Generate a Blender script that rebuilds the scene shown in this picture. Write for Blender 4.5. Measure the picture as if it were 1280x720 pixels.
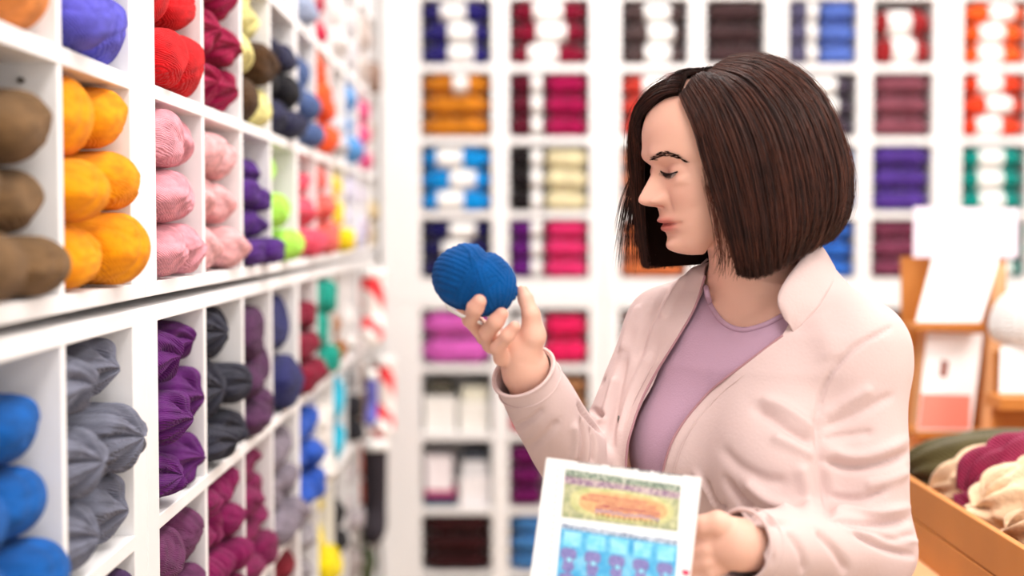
import bpy, bmesh, math, random
import numpy as np
from mathutils import Vector, Matrix

for o in list(bpy.data.objects):
    bpy.data.objects.remove(o, do_unlink=True)
SC = bpy.context.scene
COL = SC.collection
PI = math.pi
rnd = random.Random(7)

# ------------------------------------------------------------------ camera
FPX = 1778.0
CAM_Z = 1.40
PITCH = math.atan(75 / FPX)
YAW = math.atan(10 / FPX)
cam_d = bpy.data.cameras.new('camera')
cam = bpy.data.objects.new('camera', cam_d)
COL.objects.link(cam)
cam.location = (0, 0, CAM_Z)
cam.rotation_euler = (PI / 2 - PITCH, 0, -YAW)
cam_d.sensor_width = 36.0
cam_d.lens = FPX / 1280 * 36
cam_d.clip_start = 0.05
cam_d.dof.use_dof = True
cam_d.dof.focus_distance = 1.88
cam_d.dof.aperture_fstop = 1.75
SC.camera = cam
RC = np.array(cam.rotation_euler.to_matrix())


def P(px, py, Y):
    """the world point seen at pixel (px, py) that lies at distance Y along the aisle"""
    d = RC @ np.array([(px - 640) / FPX, (360 - py) / FPX, -1.0])
    t = Y / d[1]
    return np.array([d[0] * t, Y, CAM_Z + d[2] * t])


# ------------------------------------------------------------------ world, lights, exposure
W = bpy.data.worlds.new('daylight')
SC.world = W
W.use_nodes = True
bg = W.node_tree.nodes['Background']
bg.inputs[0].default_value = (0.90, 0.95, 1.0, 1)
bg.inputs[1].default_value = 0.8
SC.view_settings.view_transform = 'Standard'
SC.view_settings.look = 'None'
SC.view_settings.gamma = 1.0
SC.view_settings.use_curve_mapping = False
SC.view_settings.exposure = -0.22


def area(name, loc, rot, sx, sy, power, color=(1, 1, 1)):
    l = bpy.data.lights.new(name, 'AREA')
    l.shape = 'RECTANGLE'
    l.size, l.size_y = sx, sy
    l.energy = power
    l.color = color
    o = bpy.data.objects.new(name, l)
    o.location = loc
    o.rotation_euler = rot
    COL.objects.link(o)
    return o


# daylight through the shop window behind the camera
area('shop_window_daylight', (1.2, -2.35, 1.6), (PI / 2, 0, 0), 3.6, 2.2, 46, (1.0, 0.98, 0.97))
# ceiling panels (their housings are built further down)
CEIL_Z = 2.95
PANELS = [(0.3, 0.6), (0.3, 2.5), (0.3, 4.2), (2.0, 0.6), (2.0, 2.5), (2.0, 4.2)]
for i, (x, y) in enumerate(PANELS):
    area('ceiling_panel_light', (x, y, CEIL_Z - 0.05), (0, 0, 0), 0.6, 1.2, 30, (1.0, 0.965, 0.94))


# ------------------------------------------------------------------ helpers
def s2l(c):
    return tuple(((v / 255) / 12.92 if v / 255 <= 0.04045 else (((v / 255) + 0.055) / 1.055) ** 2.4) for v in c)


def mat(name, rgb, rough=0.6, spec=0.3, sheen=0.0, bump=None, vary=0.0, vscale=6.0, metal=0.0, sss=0.0):
    """procedural surface: base colour (sRGB 0..255), optional tone variation and bump (kind, scale, strength)"""
    m = bpy.data.materials.new(name)
    m.use_nodes = True
    nt = m.node_tree
    b = nt.nodes['Principled BSDF']
    lin = s2l(rgb)
    b.inputs['Base Color'].default_value = (*lin, 1)
    b.inputs['Roughness'].default_value = rough
    b.inputs['Specular IOR Level'].default_value = spec
    b.inputs['Metallic'].default_value = metal
    if sheen:
        b.inputs['Sheen Weight'].default_value = sheen
        b.inputs['Sheen Roughness'].default_value = 0.6
    if sss:
        b.inputs['Subsurface Weight'].default_value = sss
        b.inputs['Subsurface Radius'].default_value = (0.010, 0.004, 0.002)
        b.inputs['Subsurface Scale'].default_value = 0.6
    tc = nt.nodes.new('ShaderNodeTexCoord')
    if vary:
        n = nt.nodes.new('ShaderNodeTexNoise')
        n.inputs['Scale'].default_value = vscale
        n.inputs['Detail'].default_value = 3
        nt.links.new(tc.outputs['Object'], n.inputs['Vector'])
        r = nt.nodes.new('ShaderNodeValToRGB')
        r.color_ramp.elements[0].position = 0.3
        r.color_ramp.elements[1].position = 0.7
        r.color_ramp.elements[0].color = (*[v * (1 - vary) for v in lin], 1)
        r.color_ramp.elements[1].color = (*[min(1, v * (1 + vary)) for v in lin], 1)
        nt.links.new(n.outputs[0], r.inputs[0])
        nt.links.new(r.outputs[0], b.inputs['Base Color'])
    if bump:
        kind, sc, st = bump[:3]
        if kind == 'wave':
            t = nt.nodes.new('ShaderNodeTexWave')
            t.inputs['Scale'].default_value = sc
            t.inputs['Distortion'].default_value = bump[3]
            t.inputs['Detail'].default_value = 2
            t.inputs['Detail Scale'].default_value = 0.6
            t.bands_direction = 'DIAGONAL'
            out = t.outputs['Fac']
        else:
            t = nt.nodes.new('ShaderNodeTexNoise')
            t.inputs['Scale'].default_value = sc
            t.inputs['Detail'].default_value = 4
            out = t.outputs[0]
        nt.links.new(tc.outputs['Object'], t.inputs['Vector'])
        bp = nt.nodes.new('ShaderNodeBump')
        bp.inputs['Strength'].default_value = st
        bp.inputs['Distance'].default_value = bump[4] if len(bump) > 4 else 0.01
        nt.links.new(out, bp.inputs['Height'])
        nt.links.new(bp.outputs[0], b.inputs['Normal'])
    return m


YM = {}


def yarn(rgb):
    k = tuple(rgb)
    if k not in YM:
        YM[k] = mat('wool_%d_%d_%d' % k, rgb, 0.95, 0.06, 0.08, ('wave', 8.5, 0.42, 6.0, 0.04), 0.28, 3.0)
    return YM[k]


def mesh_obj(name, verts, faces, material=None, parent=None, smooth=False):
    me = bpy.data.meshes.new(name)
    if isinstance(verts, np.ndarray) and isinstance(faces, np.ndarray):
        nv, nf, k = len(verts), len(faces), faces.shape[1]
        me.vertices.add(nv)
        me.vertices.foreach_set('co', verts.astype(np.float32).ravel())
        me.loops.add(nf * k)
        me.loops.foreach_set('vertex_index', faces.astype(np.int32).ravel())
        me.polygons.add(nf)
        me.polygons.foreach_set('loop_start', np.arange(0, nf * k, k, dtype=np.int32))
        me.update(calc_edges=True)
        me.validate()
    else:
        me.from_pydata([tuple(v) for v in verts], [], [tuple(f) for f in faces])
        me.update()
    if smooth:
        me.polygons.foreach_set('use_smooth', np.ones(len(me.polygons), dtype=bool))
    if material:
        me.materials.append(material)
    o = bpy.data.objects.new(name, me)
    COL.objects.link(o)
    if parent:
        o.parent = parent
    return o


def bm_obj(name, bm, material=None, parent=None, smooth=False):
    me = bpy.data.meshes.new(name)
    bm.to_mesh(me)
    bm.free()
    if smooth:
        me.polygons.foreach_set('use_smooth', np.ones(len(me.polygons), dtype=bool))
    if material:
        me.materials.append(material)
    o = bpy.data.objects.new(name, me)
    COL.objects.link(o)
    if parent:
        o.parent = parent
    return o


def add_box(bm, lo, hi, bev=0.0, M=None):
    vs = [bm.verts.new((x, y, z)) for x in (lo[0], hi[0]) for y in (lo[1], hi[1]) for z in (lo[2], hi[2])]
    fs = [(0, 1, 3, 2), (4, 6, 7, 5), (0, 4, 5, 1), (2, 3, 7, 6), (0, 2, 6, 4), (1, 5, 7, 3)]
    nf = [bm.faces.new([vs[i] for i in f]) for f in fs]
    if bev:
        ed = list({e for f in nf for e in f.edges})
        r = bmesh.ops.bevel(bm, geom=ed, offset=bev, segments=2, affect='EDGES', profile=0.6)
        vs = list({v for f in r['faces'] for v in f.verts} | {v for v in vs if v.is_valid})
    if M is not None:
        bmesh.ops.transform(bm, matrix=M, verts=[v for v in vs if v.is_valid])
    return vs


def box(name, lo, hi, material, parent=None, bev=0.0015, M=None):
    bm = bmesh.new()
    lo2 = [min(a, b) for a, b in zip(lo, hi)]
    hi2 = [max(a, b) for a, b in zip(lo, hi)]
    add_box(bm, lo2, hi2, bev, M)
    return bm_obj(name, bm, material, parent)


def thing(o, label, cat, group=None):
    o['label'] = label
    o['category'] = cat
    if group:
        o['group'] = group
    return o


def empty(name, loc=(0, 0, 0), rz=0.0):
    o = bpy.data.objects.new(name, None)
    o.empty_display_size = 0.05
    o.location = loc
    o.rotation_euler = (0, 0, rz)
    COL.objects.link(o)
    return o


def struct(o):
    o['kind'] = 'structure'
    return o


def catmull(pts, n):
    """dense smooth curve through pts (k,3) -> (n,3)"""
    pts = np.asarray(pts, float)
    k = len(pts)
    t = np.linspace(0, k - 1, n)
    i = np.clip(t.astype(int), 0, k - 2)
    f = (t - i)[:, None]
    p = lambda j: pts[np.clip(j, 0, k - 1)]
    p0, p1, p2, p3 = p(i - 1), p(i), p(i + 1), p(i + 2)
    return 0.5 * (2 * p1 + (p2 - p0) * f + (2 * p0 - 5 * p1 + 4 * p2 - p3) * f ** 2 + (3 * p1 - p0 - 3 * p2 + p3) * f ** 3)


def tube(path, rad, seg=8, cap=True):
    """round tube along path; rad scalar or per point -> verts, faces lists"""
    path = np.asarray(path, float)
    n = len(path)
    rad = np.full(n, rad) if np.isscalar(rad) else np.asarray(rad)
    T = np.gradient(path, axis=0)
    T /= np.linalg.norm(T, axis=1)[:, None] + 1e-12
    up = np.array([0, 0, 1.0]) if abs(T[0][2]) < 0.9 else np.array([1.0, 0, 0])
    A = np.cross(T[0], up)
    V, F = [], []
    for i in range(n):
        A = A - T[i] * np.dot(A, T[i])
        A /= np.linalg.norm(A)
        B = np.cross(T[i], A)
        for s in range(seg):
            a = 2 * PI * s / seg
            V.append(path[i] + rad[i] * (math.cos(a) * A + math.sin(a) * B))
    for i in range(n - 1):
        for s in range(seg):
            a, b = i * seg + s, i * seg + (s + 1) % seg
            F.append((a, b, b + seg, a + seg))
    if cap:
        F.append(tuple(range(seg))[::-1])
        F.append(tuple(range((n - 1) * seg, n * seg)))
    return V, F


# ------------------------------------------------------------------ materials
M_WHITE = mat('white_laminate', (238, 236, 236), 0.42, 0.4, bump=('noise', 40, 0.05))
M_WALL = mat('white_wall_paint', (236, 233, 230), 0.8, bump=('noise', 90, 0.08))
M_CEIL = mat('ceiling_paint', (240, 239, 237), 0.9)
M_FLOOR = mat('pale_wood_floor', (196, 176, 152), 0.45, 0.4, vary=0.12, vscale=2.5)
M_PAPER = mat('white_paper', (246, 245, 243), 0.75, 0.2)
M_STEEL = mat('shelf_pin_steel', (110, 105, 100), 0.3, 0.5, metal=0.9)
M_WOOD = mat('honey_wood', (198, 126, 58), 0.5, 0.3, bump=('noise', 60, 0.05, 0, 0.003), vary=0.10, vscale=5)
M_WOOD2 = mat('pale_beech', (228, 176, 128), 0.5, 0.35, vary=0.10, vscale=9)
M_LAMP = bpy.data.materials.new('lamp_diffuser')
M_LAMP.use_nodes = True
M_LAMP.node_tree.nodes['Principled BSDF'].inputs['Emission Color'].default_value = (1, 0.98, 0.95, 1)
M_LAMP.node_tree.nodes['Principled BSDF'].inputs['Emission Strength'].default_value = 3.0

# ------------------------------------------------------------------ room shell
X0, X1, Y0, Y1 = -0.80, 3.2, -2.5, 5.56
struct(box('floor', (X0 - .1, Y0 - .1, -0.1), (X1 + .1, Y1 + .1, 0), M_FLOOR, bev=0))
struct(box('ceiling', (X0 - .1, Y0 - .1, CEIL_Z), (X1 + .1, Y1 + .1, CEIL_Z + 0.1), M_CEIL, bev=0))
struct(box('wall_left', (X0 - .1, Y0, 0), (X0, Y1, CEIL_Z), M_WALL, bev=0))
struct(box('wall_right', (X1, Y0, 0), (X1 + .1, Y1, CEIL_Z), M_WALL, bev=0))
struct(box('wall_back', (X0, Y1, 0), (X1, Y1 + .1, CEIL_Z), M_WALL, bev=0))
bm = bmesh.new()
add_box(bm, (X0, Y0 - .1, 0), (-0.65, Y0, CEIL_Z))
add_box(bm, (3.05, Y0 - .1, 0), (X1, Y0, CEIL_Z))
add_box(bm, (-0.65, Y0 - .1, 0), (3.05, Y0, 0.45))
add_box(bm, (-0.65, Y0 - .1, 2.75), (3.05, Y0, CEIL_Z))
struct(bm_obj('wall_front', bm, M_WALL))
bm = bmesh.new()
for x in (-0.65, 0.55, 1.79, 3.01):
    add_box(bm, (x, Y0 - .08, 0.45), (x + 0.04, Y0 - .03, 2.75), 0.002)
for z in (0.45, 2.71):
    add_box(bm, (-0.65, Y0 - .08, z), (3.05, Y0 - .03, z + 0.04), 0.002)
struct(bm_obj('window_1', bm, M_WHITE))
for x, y in PANELS:
    t = empty('ceiling_light', (x, y, CEIL_Z))
    thing(t, 'flat white rectangular ceiling light panel', 'ceiling light', 'ceiling light panels')
    bm = bmesh.new()
    for lo, hi in (((-.33, -.63, -.04), (-.30, .63, 0)), ((.30, -.63, -.04), (.33, .63, 0)),
                   ((-.30, -.63, -.04), (.30, -.60, 0)), ((-.30, .60, -.04), (.30, .63, 0))):
        add_box(bm, lo, hi, 0.002)
    bm_obj('frame', bm, M_WHITE, t)
    box('diffuser', (-.30, -.60, -.02), (.30, .60, -.01), M_LAMP, t, 0)

# ------------------------------------------------------------------ cubby shelving
LX = -0.46      # front plane of the shelving along the aisle
BY = 5.20       # front plane of the shelving across the end of the shop
TS = 0.019


def cubby_unit(name, label, side, a0, a1, divs, z0, z1, shelves, panel, depth=0.30, panel2=None, base=None):
    """side 'aisle': runs along Y with its face at x=LX;  side 'end': runs along X with its face at y=BY"""
    root = empty(name, (LX, (a0 + a1) / 2, z0) if side == 'aisle' else ((a0 + a1) / 2, BY, z0))
    ox, oy, oz = root.location
    thing(root, label, 'shelving', 'white cubby shelving')
    panel2 = panel2 or panel

    def bx(nm, A0, A1, D0, D1, Z0, Z1, bev=0.0015):
        if side == 'aisle':
            return box(nm, (LX - D1 - ox, A0 - oy, Z0 - oz), (LX - D0 - ox, A1 - oy, Z1 - oz), M_WHITE, root, bev)
        return box(nm, (A0 - ox, BY + D0 - oy, Z0 - oz), (A1 - ox, BY + D1 - oy, Z1 - oz), M_WHITE, root, bev)
    bx('side_panel', a0, a0 + panel, 0, depth, z0, z1)
    bx('side_panel', a1 - panel2, a1, 0, depth, z0, z1)
    for d0, d1 in divs:
        bx('divider', d0, d1, 0.001, depth, z0 + .001, z1 - .001)
    for (s0, s1) in shelves:
        bx('shelf', a0 + panel - .002, a1 - panel2 + .002, 0.0, depth - .002, s0, s1)
    bx('back_panel', a0, a1, depth, depth + 0.008, z0, z1, 0)
    return root


ZS_UP = [(1.311, 1.330), (1.570, 1.589), (1.846, 1.865), (2.122, 2.141), (2.398, 2.417)]
ZS_LO = [(0.080, 0.099), (0.190, 0.209), (0.456, 0.475), (0.727, 0.746), (0.998, 1.017), (1.277, 1.298)]
A_UNITS = [  # a0, a1, dividers, panels, words
    (0.84, 1.824, [(1.160, 1.179), (1.479, 1.495)], 0.019, 0.064, 'nearest the front of the shop'),
    (1.826, 3.168, [(2.182, 2.201), (2.502, 2.521), (2.812, 2.831)], 0.062, 0.020, 'second from the front'),
    (3.170, 4.498, [(3.490, 3.509), (3.815, 3.834), (4.140, 4.159)], 0.020, 0.020, 'third from the front'),
    (4.500, 5.170, [(4.828, 4.847)], 0.020, 0.020, 'in the far corner'),
]
for a0, a1, dv, p1, p2, w in A_UNITS:
    cubby_unit('cubby_shelf', 'upper white cubby shelf along the aisle, %s' % w, 'aisle', a0, a1, dv, 1.311, 2.417, ZS_UP, p1, panel2=p2)
    cubby_unit('cubby_shelf', 'lower white cubby shelf along the aisle, %s' % w, 'aisle', a0, a1, dv, 0.0, 1.298, ZS_LO, p1, panel2=p2)

PXE = BY / FPX


def ex(px):
    return (px - 630) * PXE


E_Z = [(0.110, 0.130), (0.345, 0.370), (0.620, 0.645), (0.872, 0.897)]
E_Z2 = [(1.130, 1.215), (1.435, 1.460), (1.705, 1.731), (1.968, 1.994), (2.232, 2.258), (2.50, 2.52)]
E_UNITS = [(476, 755, [(615, 636)], 50, 18, 'beside the corner'), (756, 969, [(860, 880)], 19, 13, 'second from the corner'),
           (970, 1182, [(1071, 1089)], 13, 16, 'third from the corner'), (1183, 1400, [(1284, 1300)], 18, 17, 'fourth from the corner'),
           (1401, 1615, [(1500, 1518)], 17, 17, 'fifth from the corner')]
for p0, p1, dv, q1, q2, w in E_UNITS:
    dd = [(ex(a), ex(b)) for a, b in dv]
    cubby_unit('cubby_shelf', 'upper white cubby shelf on the end wall, %s' % w, 'end', ex(p0), ex(p1), dd, 1.130, 2.52,
               E_Z2, q1 * PXE, panel2=q2 * PXE)
    cubby_unit('cubby_shelf', 'lower white cubby shelf on the end wall, %s' % w, 'end', ex(p0), ex(p1), dd, 0.0, 1.129,
               E_Z + [(1.105, 1.129)], q1 * PXE, panel2=q2 * PXE)

# ------------------------------------------------------------------ yarn
def sphere_grid(nu, nv):
    """unit sphere, poles on the X axis -> verts, quad+tri faces"""
    V = [(1.0, 0, 0)]
    for i in range(1, nv):
        th = PI * i / nv
        for j in range(nu):
            ph = 2 * PI * j / nu
            V.append((math.cos(th), math.sin(th) * math.cos(ph), math.sin(th) * math.sin(ph)))
    V.append((-1.0, 0, 0))
    F = []
    for j in range(nu):
        F.append((0, 1 + j, 1 + (j + 1) % nu))
    for i in range(nv - 2):
        for j in range(nu):
            a = 1 + i * nu + j
            b = 1 + i * nu + (j + 1) % nu
            F.append((a, a + nu, b + nu, b))
    L = len(V) - 1
    o = 1 + (nv - 2) * nu
    for j in range(nu):
        F.append((L, o + (j + 1) % nu, o + j))
    return np.array(V), F


def smooth01(x):
    x = np.clip(x, 0, 1)
    return x * x * (3 - 2 * x)


def ball_verts(V, seed, nb=9, lob=0.04, rip=0.007, freq=26, wid=(0.2, 0.5), axis_bias=0.4):
    """wound ball: layered bands of parallel strands laid over each other in changing directions"""
    r = np.random.RandomState(seed)
    d = np.zeros(len(V))
    for k in range(nb):
        n = r.normal(size=3)
        n[0] *= axis_bias
        n /= np.linalg.norm(n)
        c = r.uniform(-0.45, 0.45)
        w = r.uniform(*wid)
        t = V @ n - c
        m = smooth01((w - np.abs(t)) / 0.05)
        h = lob * (1 - 0.7 * (t / w) ** 2) + rip * np.cos(t * freq + r.uniform(0, 6)) + 0.003 * k
        d = d * (1 - m) + h * m
    low = np.zeros(len(V))
    for _ in range(5):
        low += 0.018 * np.sin(V @ (r.normal(size=3) * 2.3) + r.uniform(0, 6))
    out = V * (0.95 + d + low)[:, None]
    return fit_unit(blunt(out))


def blunt(V, c=.70):
    """pushes a ball towards a plump skein along X: straight flanks and round ends"""
    lo, hi = np.zeros(len(V)), np.full(len(V), 3.0)
    L = np.linalg.norm(V, axis=1)
    D = V / L[:, None]
    for _ in range(24):
        m = (lo + hi) / 2
        X = D * m[:, None]
        g = (np.maximum(np.abs(X[:, 0]) - c, 0) / (1 - c)) ** 2 + X[:, 1] ** 2 + X[:, 2] ** 2 - 1
        lo, hi = np.where(g < 0, m, lo), np.where(g < 0, hi, m)
    return D * (lo * L)[:, None]


def fit_unit(V):
    lo, hi = V.min(0), V.max(0)
    return (V - (lo + hi) / 2) / ((hi - lo) / 2)


def hank_verts(V, seed, lobes=2, twist=2.0, depth=0.16):
    """twisted hank: fat plies that wind round the long axis"""
    r = np.random.RandomState(seed)
    x = V[:, 0]
    ph = np.arctan2(V[:, 2], V[:, 1])
    rho = np.hypot(V[:, 1], V[:, 2])
    g = np.abs(np.cos(lobes * ph + twist * x + r.uniform(0, 3)))
    s = 1 - depth * (1 - g ** 0.6) * np.minimum(1, rho * 2.2)
    fine = 0.018 * np.cos(lobes * 7 * ph + twist * 3.5 * x + r.uniform(0, 6)) * np.minimum(1, rho * 2)
    out = V * (s + fine)[:, None]
    out[:, 1:] *= (1 + 0.16 * (1 - x ** 2))[:, None] * 0.95
    for _ in range(4):
        out += 0.02 * np.sin(V @ (r.normal(size=3) * 2.5) + r.uniform(0, 6))[:, None] * V
    return fit_unit(blunt(out))


SV, SF = sphere_grid(84, 60)


def make_me(name, verts, faces):
    me = bpy.data.meshes.new(name)
    me.from_pydata([tuple(v) for v in verts], [], faces)
    me.polygons.foreach_set('use_smooth', np.ones(len(me.polygons), dtype=bool))
    me.materials.append(M_PAPER)
    me.update()
    return me


SVZ = SV[:, [2, 0, 1]]
BALLS = [make_me('yarn_ball', ball_verts(SVZ, 10 + k, axis_bias=.8), SF) for k in range(5)]
PLUMP = [make_me('yarn_ball', ball_verts(SVZ, 40 + k, axis_bias=.8, nb=6, lob=0.055, rip=0.005, freq=16, wid=(.35, .7)), SF) for k in range(3)]
HANKS = [make_me('yarn_hank', hank_verts(SV, 70 + k, 2 + (k % 2), 1.6 + 0.5 * k), SF) for k in range(3)]


def inst(name, me, material, loc, scale, rot=(0, 0, 0), parent=None):
    o = bpy.data.objects.new(name, me)
    COL.objects.link(o)
    o.location = loc
    o.scale = scale
    o.rotation_euler = rot
    if parent:
        o.parent = parent
    if material:
        o.material_slots[0].link = 'OBJECT'
        o.material_slots[0].material = material
    return o


ORD = ['first', 'second', 'third', 'fourth', 'fifth', 'sixth', 'seventh', 'eighth', 'ninth', 'tenth', 'eleventh', 'twelfth']
COLX = [(1.179, 1.479), (1.495, 1.760), (1.888, 2.182), (2.201, 2.502), (2.521, 2.812), (2.831, 3.148), (3.190, 3.490),
        (3.509, 3.815), (3.834, 4.140), (4.159, 4.478), (4.520, 4.828), (4.847, 5.150)]
ROWZ = {'A': (1.865, 2.122), '0': (1.589, 1.846), '1': (1.330, 1.570), '2': (1.017, 1.277), '3': (0.746, 0.998), '4': (0.475, 0.727), '5': (0.209, 0.456)}
ROWN = {'A': 'third row above the gap', '0': 'second row above the gap', '1': 'row just above the gap',
        '2': 'row just below the gap', '3': 'second row below the gap', '4': 'third row below the gap', '5': 'fourth row below the gap'}
# (row, column): (colour word, rgb, across, layers, kind, fill, second rgb)
C = {
    ('0', 0): ('tan orange', (222, 138, 72), 2, 3, 'P', 1.0), ('0', 1): ('periwinkle', (92, 88, 196), 2, 3, 'P', .95),
    ('0', 2): ('scarlet', (200, 16, 24), 2, 3, 'P', 1.0), ('0', 3): ('crimson', (146, 14, 62), 2, 3, 'H', 1.0),
    ('0', 4): ('cream', (222, 212, 140), 2, 3, 'B', .95), ('0', 5): ('midnight blue', (38, 38, 66), 1, 3, 'B', .8),
    ('0', 6): ('slate blue', (72, 92, 138), 1, 3, 'P', .85), ('0', 7): ('tangerine', (248, 88, 40), 1, 3, 'B', .95),
    ('0', 8): ('pale grey', (200, 200, 206), 1, 3, 'B', .8), ('0', 9): ('sky blue', (88, 150, 214), 1, 3, 'B', .95),
    ('0', 10): ('raspberry', (214, 80, 128), 1, 3, 'B', .9), ('0', 11): ('oatmeal', (210, 190, 176), 1, 2, 'B', .8),
    ('1', 0): ('olive brown', (112, 84, 54), 2, 3, 'P', .86), ('1', 1): ('bright orange', (255, 148, 4), 2, 3, 'P', 1.0),
    ('1', 2): ('rose pink', (222, 150, 162), 2, 3, 'B', .97), ('1', 3): ('blush pink', (228, 168, 170), 2, 3, 'B', .93),
    ('1', 4): ('violet', (74, 32, 116), 1, 4, 'B', .85), ('1', 5): ('lime green', (168, 226, 84), 1, 3, 'P', .95),
    ('1', 6): ('rose red', (222, 78, 100), 1, 3, 'B', .85), ('1', 7): ('coral', (236, 104, 96), 1, 3, 'B', .95),
    ('1', 8): ('lemon yellow', (250, 206, 22), 1, 3, 'B', .95), ('1', 9): ('pale lavender', (206, 202, 226), 1, 3, 'B', .95),
    ('1', 10): ('lilac grey', (196, 184, 206), 1, 2, 'B', .9), ('1', 11): ('sand', (206, 184, 140), 1, 2, 'B', .7),
    ('2', 0): ('royal blue', (4, 84, 160), 2, 3, 'P', .84), ('2', 1): ('steel grey', (112, 114, 130), 2, 3, 'H', .97),
    ('2', 2): ('deep purple', (88, 28, 100), 2, 3, 'H', .97), ('2', 3): ('charcoal', (52, 52, 64), 2, 3, 'H', .97),
    ('2', 4): ('plum', (78, 42, 76), 2, 3, 'B', .9), ('2', 5): ('navy', (40, 42, 92), 1, 2, 'B', .95),
    ('2', 6): ('wine red', (124, 18, 46), 1, 3, 'B', .8), ('2', 7): ('jade green', (16, 148, 130), 1, 3, 'B', .95),
    ('2', 8): ('chestnut', (150, 92, 40), 1, 2, 'P', .55), ('2', 9): ('chalk white', (226, 222, 220), 1, 3, 'B', .9),
    ('2', 10): ('shell pink', (238, 200, 196), 1, 2, 'B', .8), ('2', 11): ('ecru', (214, 200, 180), 1, 2, 'B', .8),
    ('3', 1): ('aubergine', (58, 30, 74), 2, 3, 'P', .97), ('3', 2): ('mauve', (98, 44, 84), 2, 3, 'B', .95),
    ('3', 3): ('magenta', (124, 18, 78), 3, 4, 'B', .97), ('3', 4): ('mulberry', (116, 22, 72), 2, 4, 'B', .95),
    ('3', 5): ('dove grey', (126, 116, 128), 1, 3, 'B', .9), ('3', 6): ('cobalt blue', (42, 84, 180), 1, 3, 'B', .9),
    ('3', 7): ('ivory', (226, 220, 214), 1, 3, 'B', .8), ('3', 8): ('turquoise', (4, 172, 204), 1, 2, 'P', .95),
    ('3', 9): ('black', (34, 32, 38), 1, 3, 'B', .9), ('3', 10): ('taupe', (128, 104, 92), 1, 2, 'B', .9), ('3', 11): ('cocoa brown', (88, 62, 44), 1, 2, 'B', .8),
    ('4', 4): ('rust red', (130, 40, 44), 2, 3, 'B', .9), ('4', 5): ('garnet', (120, 24, 40), 2, 3, 'P', .9), ('4', 6): ('ash grey', (150, 144, 150), 1, 3, 'B', .9),
    ('4', 7): ('sunflower yellow', (236, 208, 20), 1, 3, 'B', .97), ('4', 8): ('jet black', (30, 28, 30), 1, 3, 'B', .95),
    ('4', 9): ('silver grey', (168, 158, 162), 1, 3, 'B', .8), ('4', 10): ('terracotta', (176, 88, 70), 1, 3, 'B', .9), ('4', 11): ('rust', (150, 76, 56), 1, 2, 'B', .9),
    ('5', 8): ('graphite', (60, 56, 60), 1, 3, 'B', .8), ('5', 9): ('stone grey', (150, 140, 138), 1, 2, 'B', .9), ('5', 10): ('moss green', (70, 78, 52), 1, 2, 'B', .9),
    ('5', 11): ('bark brown', (84, 64, 50), 1, 2, 'B', .9),
    ('A', 5): ('indigo', (62, 62, 168), 1, 2, 'B', .6), ('A', 6): ('mist blue', (150, 160, 186), 1, 3, 'B', .8),
    ('A', 7): ('ruby', (190, 20, 62), 1, 3, 'B', .95), ('A', 8): ('off white', (226, 220, 218), 1, 2, 'B', .8),
    ('A', 9): ('fog grey', (204, 200, 204), 1, 2, 'B', .8), ('A', 10): ('pebble', (196, 180, 172), 1, 2, 'B', .9), ('A', 11): ('mink brown', (150, 122, 108), 1, 2, 'B', .9),
}
for (row, ci), spec in C.items():
    word, rgb, nc, nl, kind, fill = spec
    if ci in (4, 5, 6, 7) and row in '0123' and word not in ('navy', 'lime green'):
        nc = 2
    a0, a1 = COLX[ci]
    z0, z1 = ROWZ[row]
    h = (z1 - z0) * min(fill, .982) / nl
    ra = (a1 - a0) / nc / 2
    hs_ = [[rnd.uniform(.82, 1.18) for _ in range(nl)] for _ in range(nc)]
    pool = {'B': BALLS, 'P': PLUMP, 'H': HANKS}[kind]
    for L in range(nl):
        for k in range(nc):
            last = L == nl - 1
            a = a0 + ra * (2 * k + 1)
            rr = ra * rnd.uniform(0.90, 0.98) if nc > 1 else ra * rnd.uniform(.93, .97)
            tot = sum(hs_[k])
            rz = h * nl * hs_[k][L] / tot / 2 * .997
            if nc == 1:
                rr = min(rr, rz * rnd.uniform(1.6, 2.2))
            a += (ra - rr - 0.001) * rnd.uniform(-1, 1)
            if nc == 1:
                a = min(a, a1 - rr - 0.002) if rnd.random() < .5 else a0 + (a1 - a0) * 0.52
            z = z0 + h * nl * sum(hs_[k][:L]) / tot + rz + 0.0012
            lx = rnd.uniform(0.105, 0.125)
            front = LX + rnd.uniform(0.0, 0.034) - 0.010 * L + 0.008
            c2 = rgb
            nm = word
            if word == 'cream' and (L + k) % 2 == 0 and L < 2:
                c2, nm = (72, 48, 26), 'dark brown'
            if word == 'midnight blue' and L == 1:
                c2, nm = (26, 24, 30), 'near black'
            mt = yarn(c2)
            o = inst('yarn_hank' if kind == 'H' else 'yarn_ball', pool[rnd.randrange(len(pool))], mt, (front - lx, a, z),
                     (lx, rr, rz), (rnd.choice((0, PI)), 0, 0))
            lay = {2: ['lower', 'upper'], 3: ['bottom', 'middle', 'top'], 4: ['bottom', 'third-down', 'second-down', 'top']}[nl][L]
            pos = {1: '', 2: [' near', ' far'][k] if nc == 2 else '', 3: [' near', ' centre', ' far'][k] if nc == 3 else ''}[nc]
            thing(o, '%s %s, %s%s one, %s cubby along, %s' % (nm, 'twisted hank' if kind == 'H' else 'yarn ball', lay, pos, ORD[ci], ROWN[row]),
                  'yarn', '%s yarn along the aisle' % word)

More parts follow.
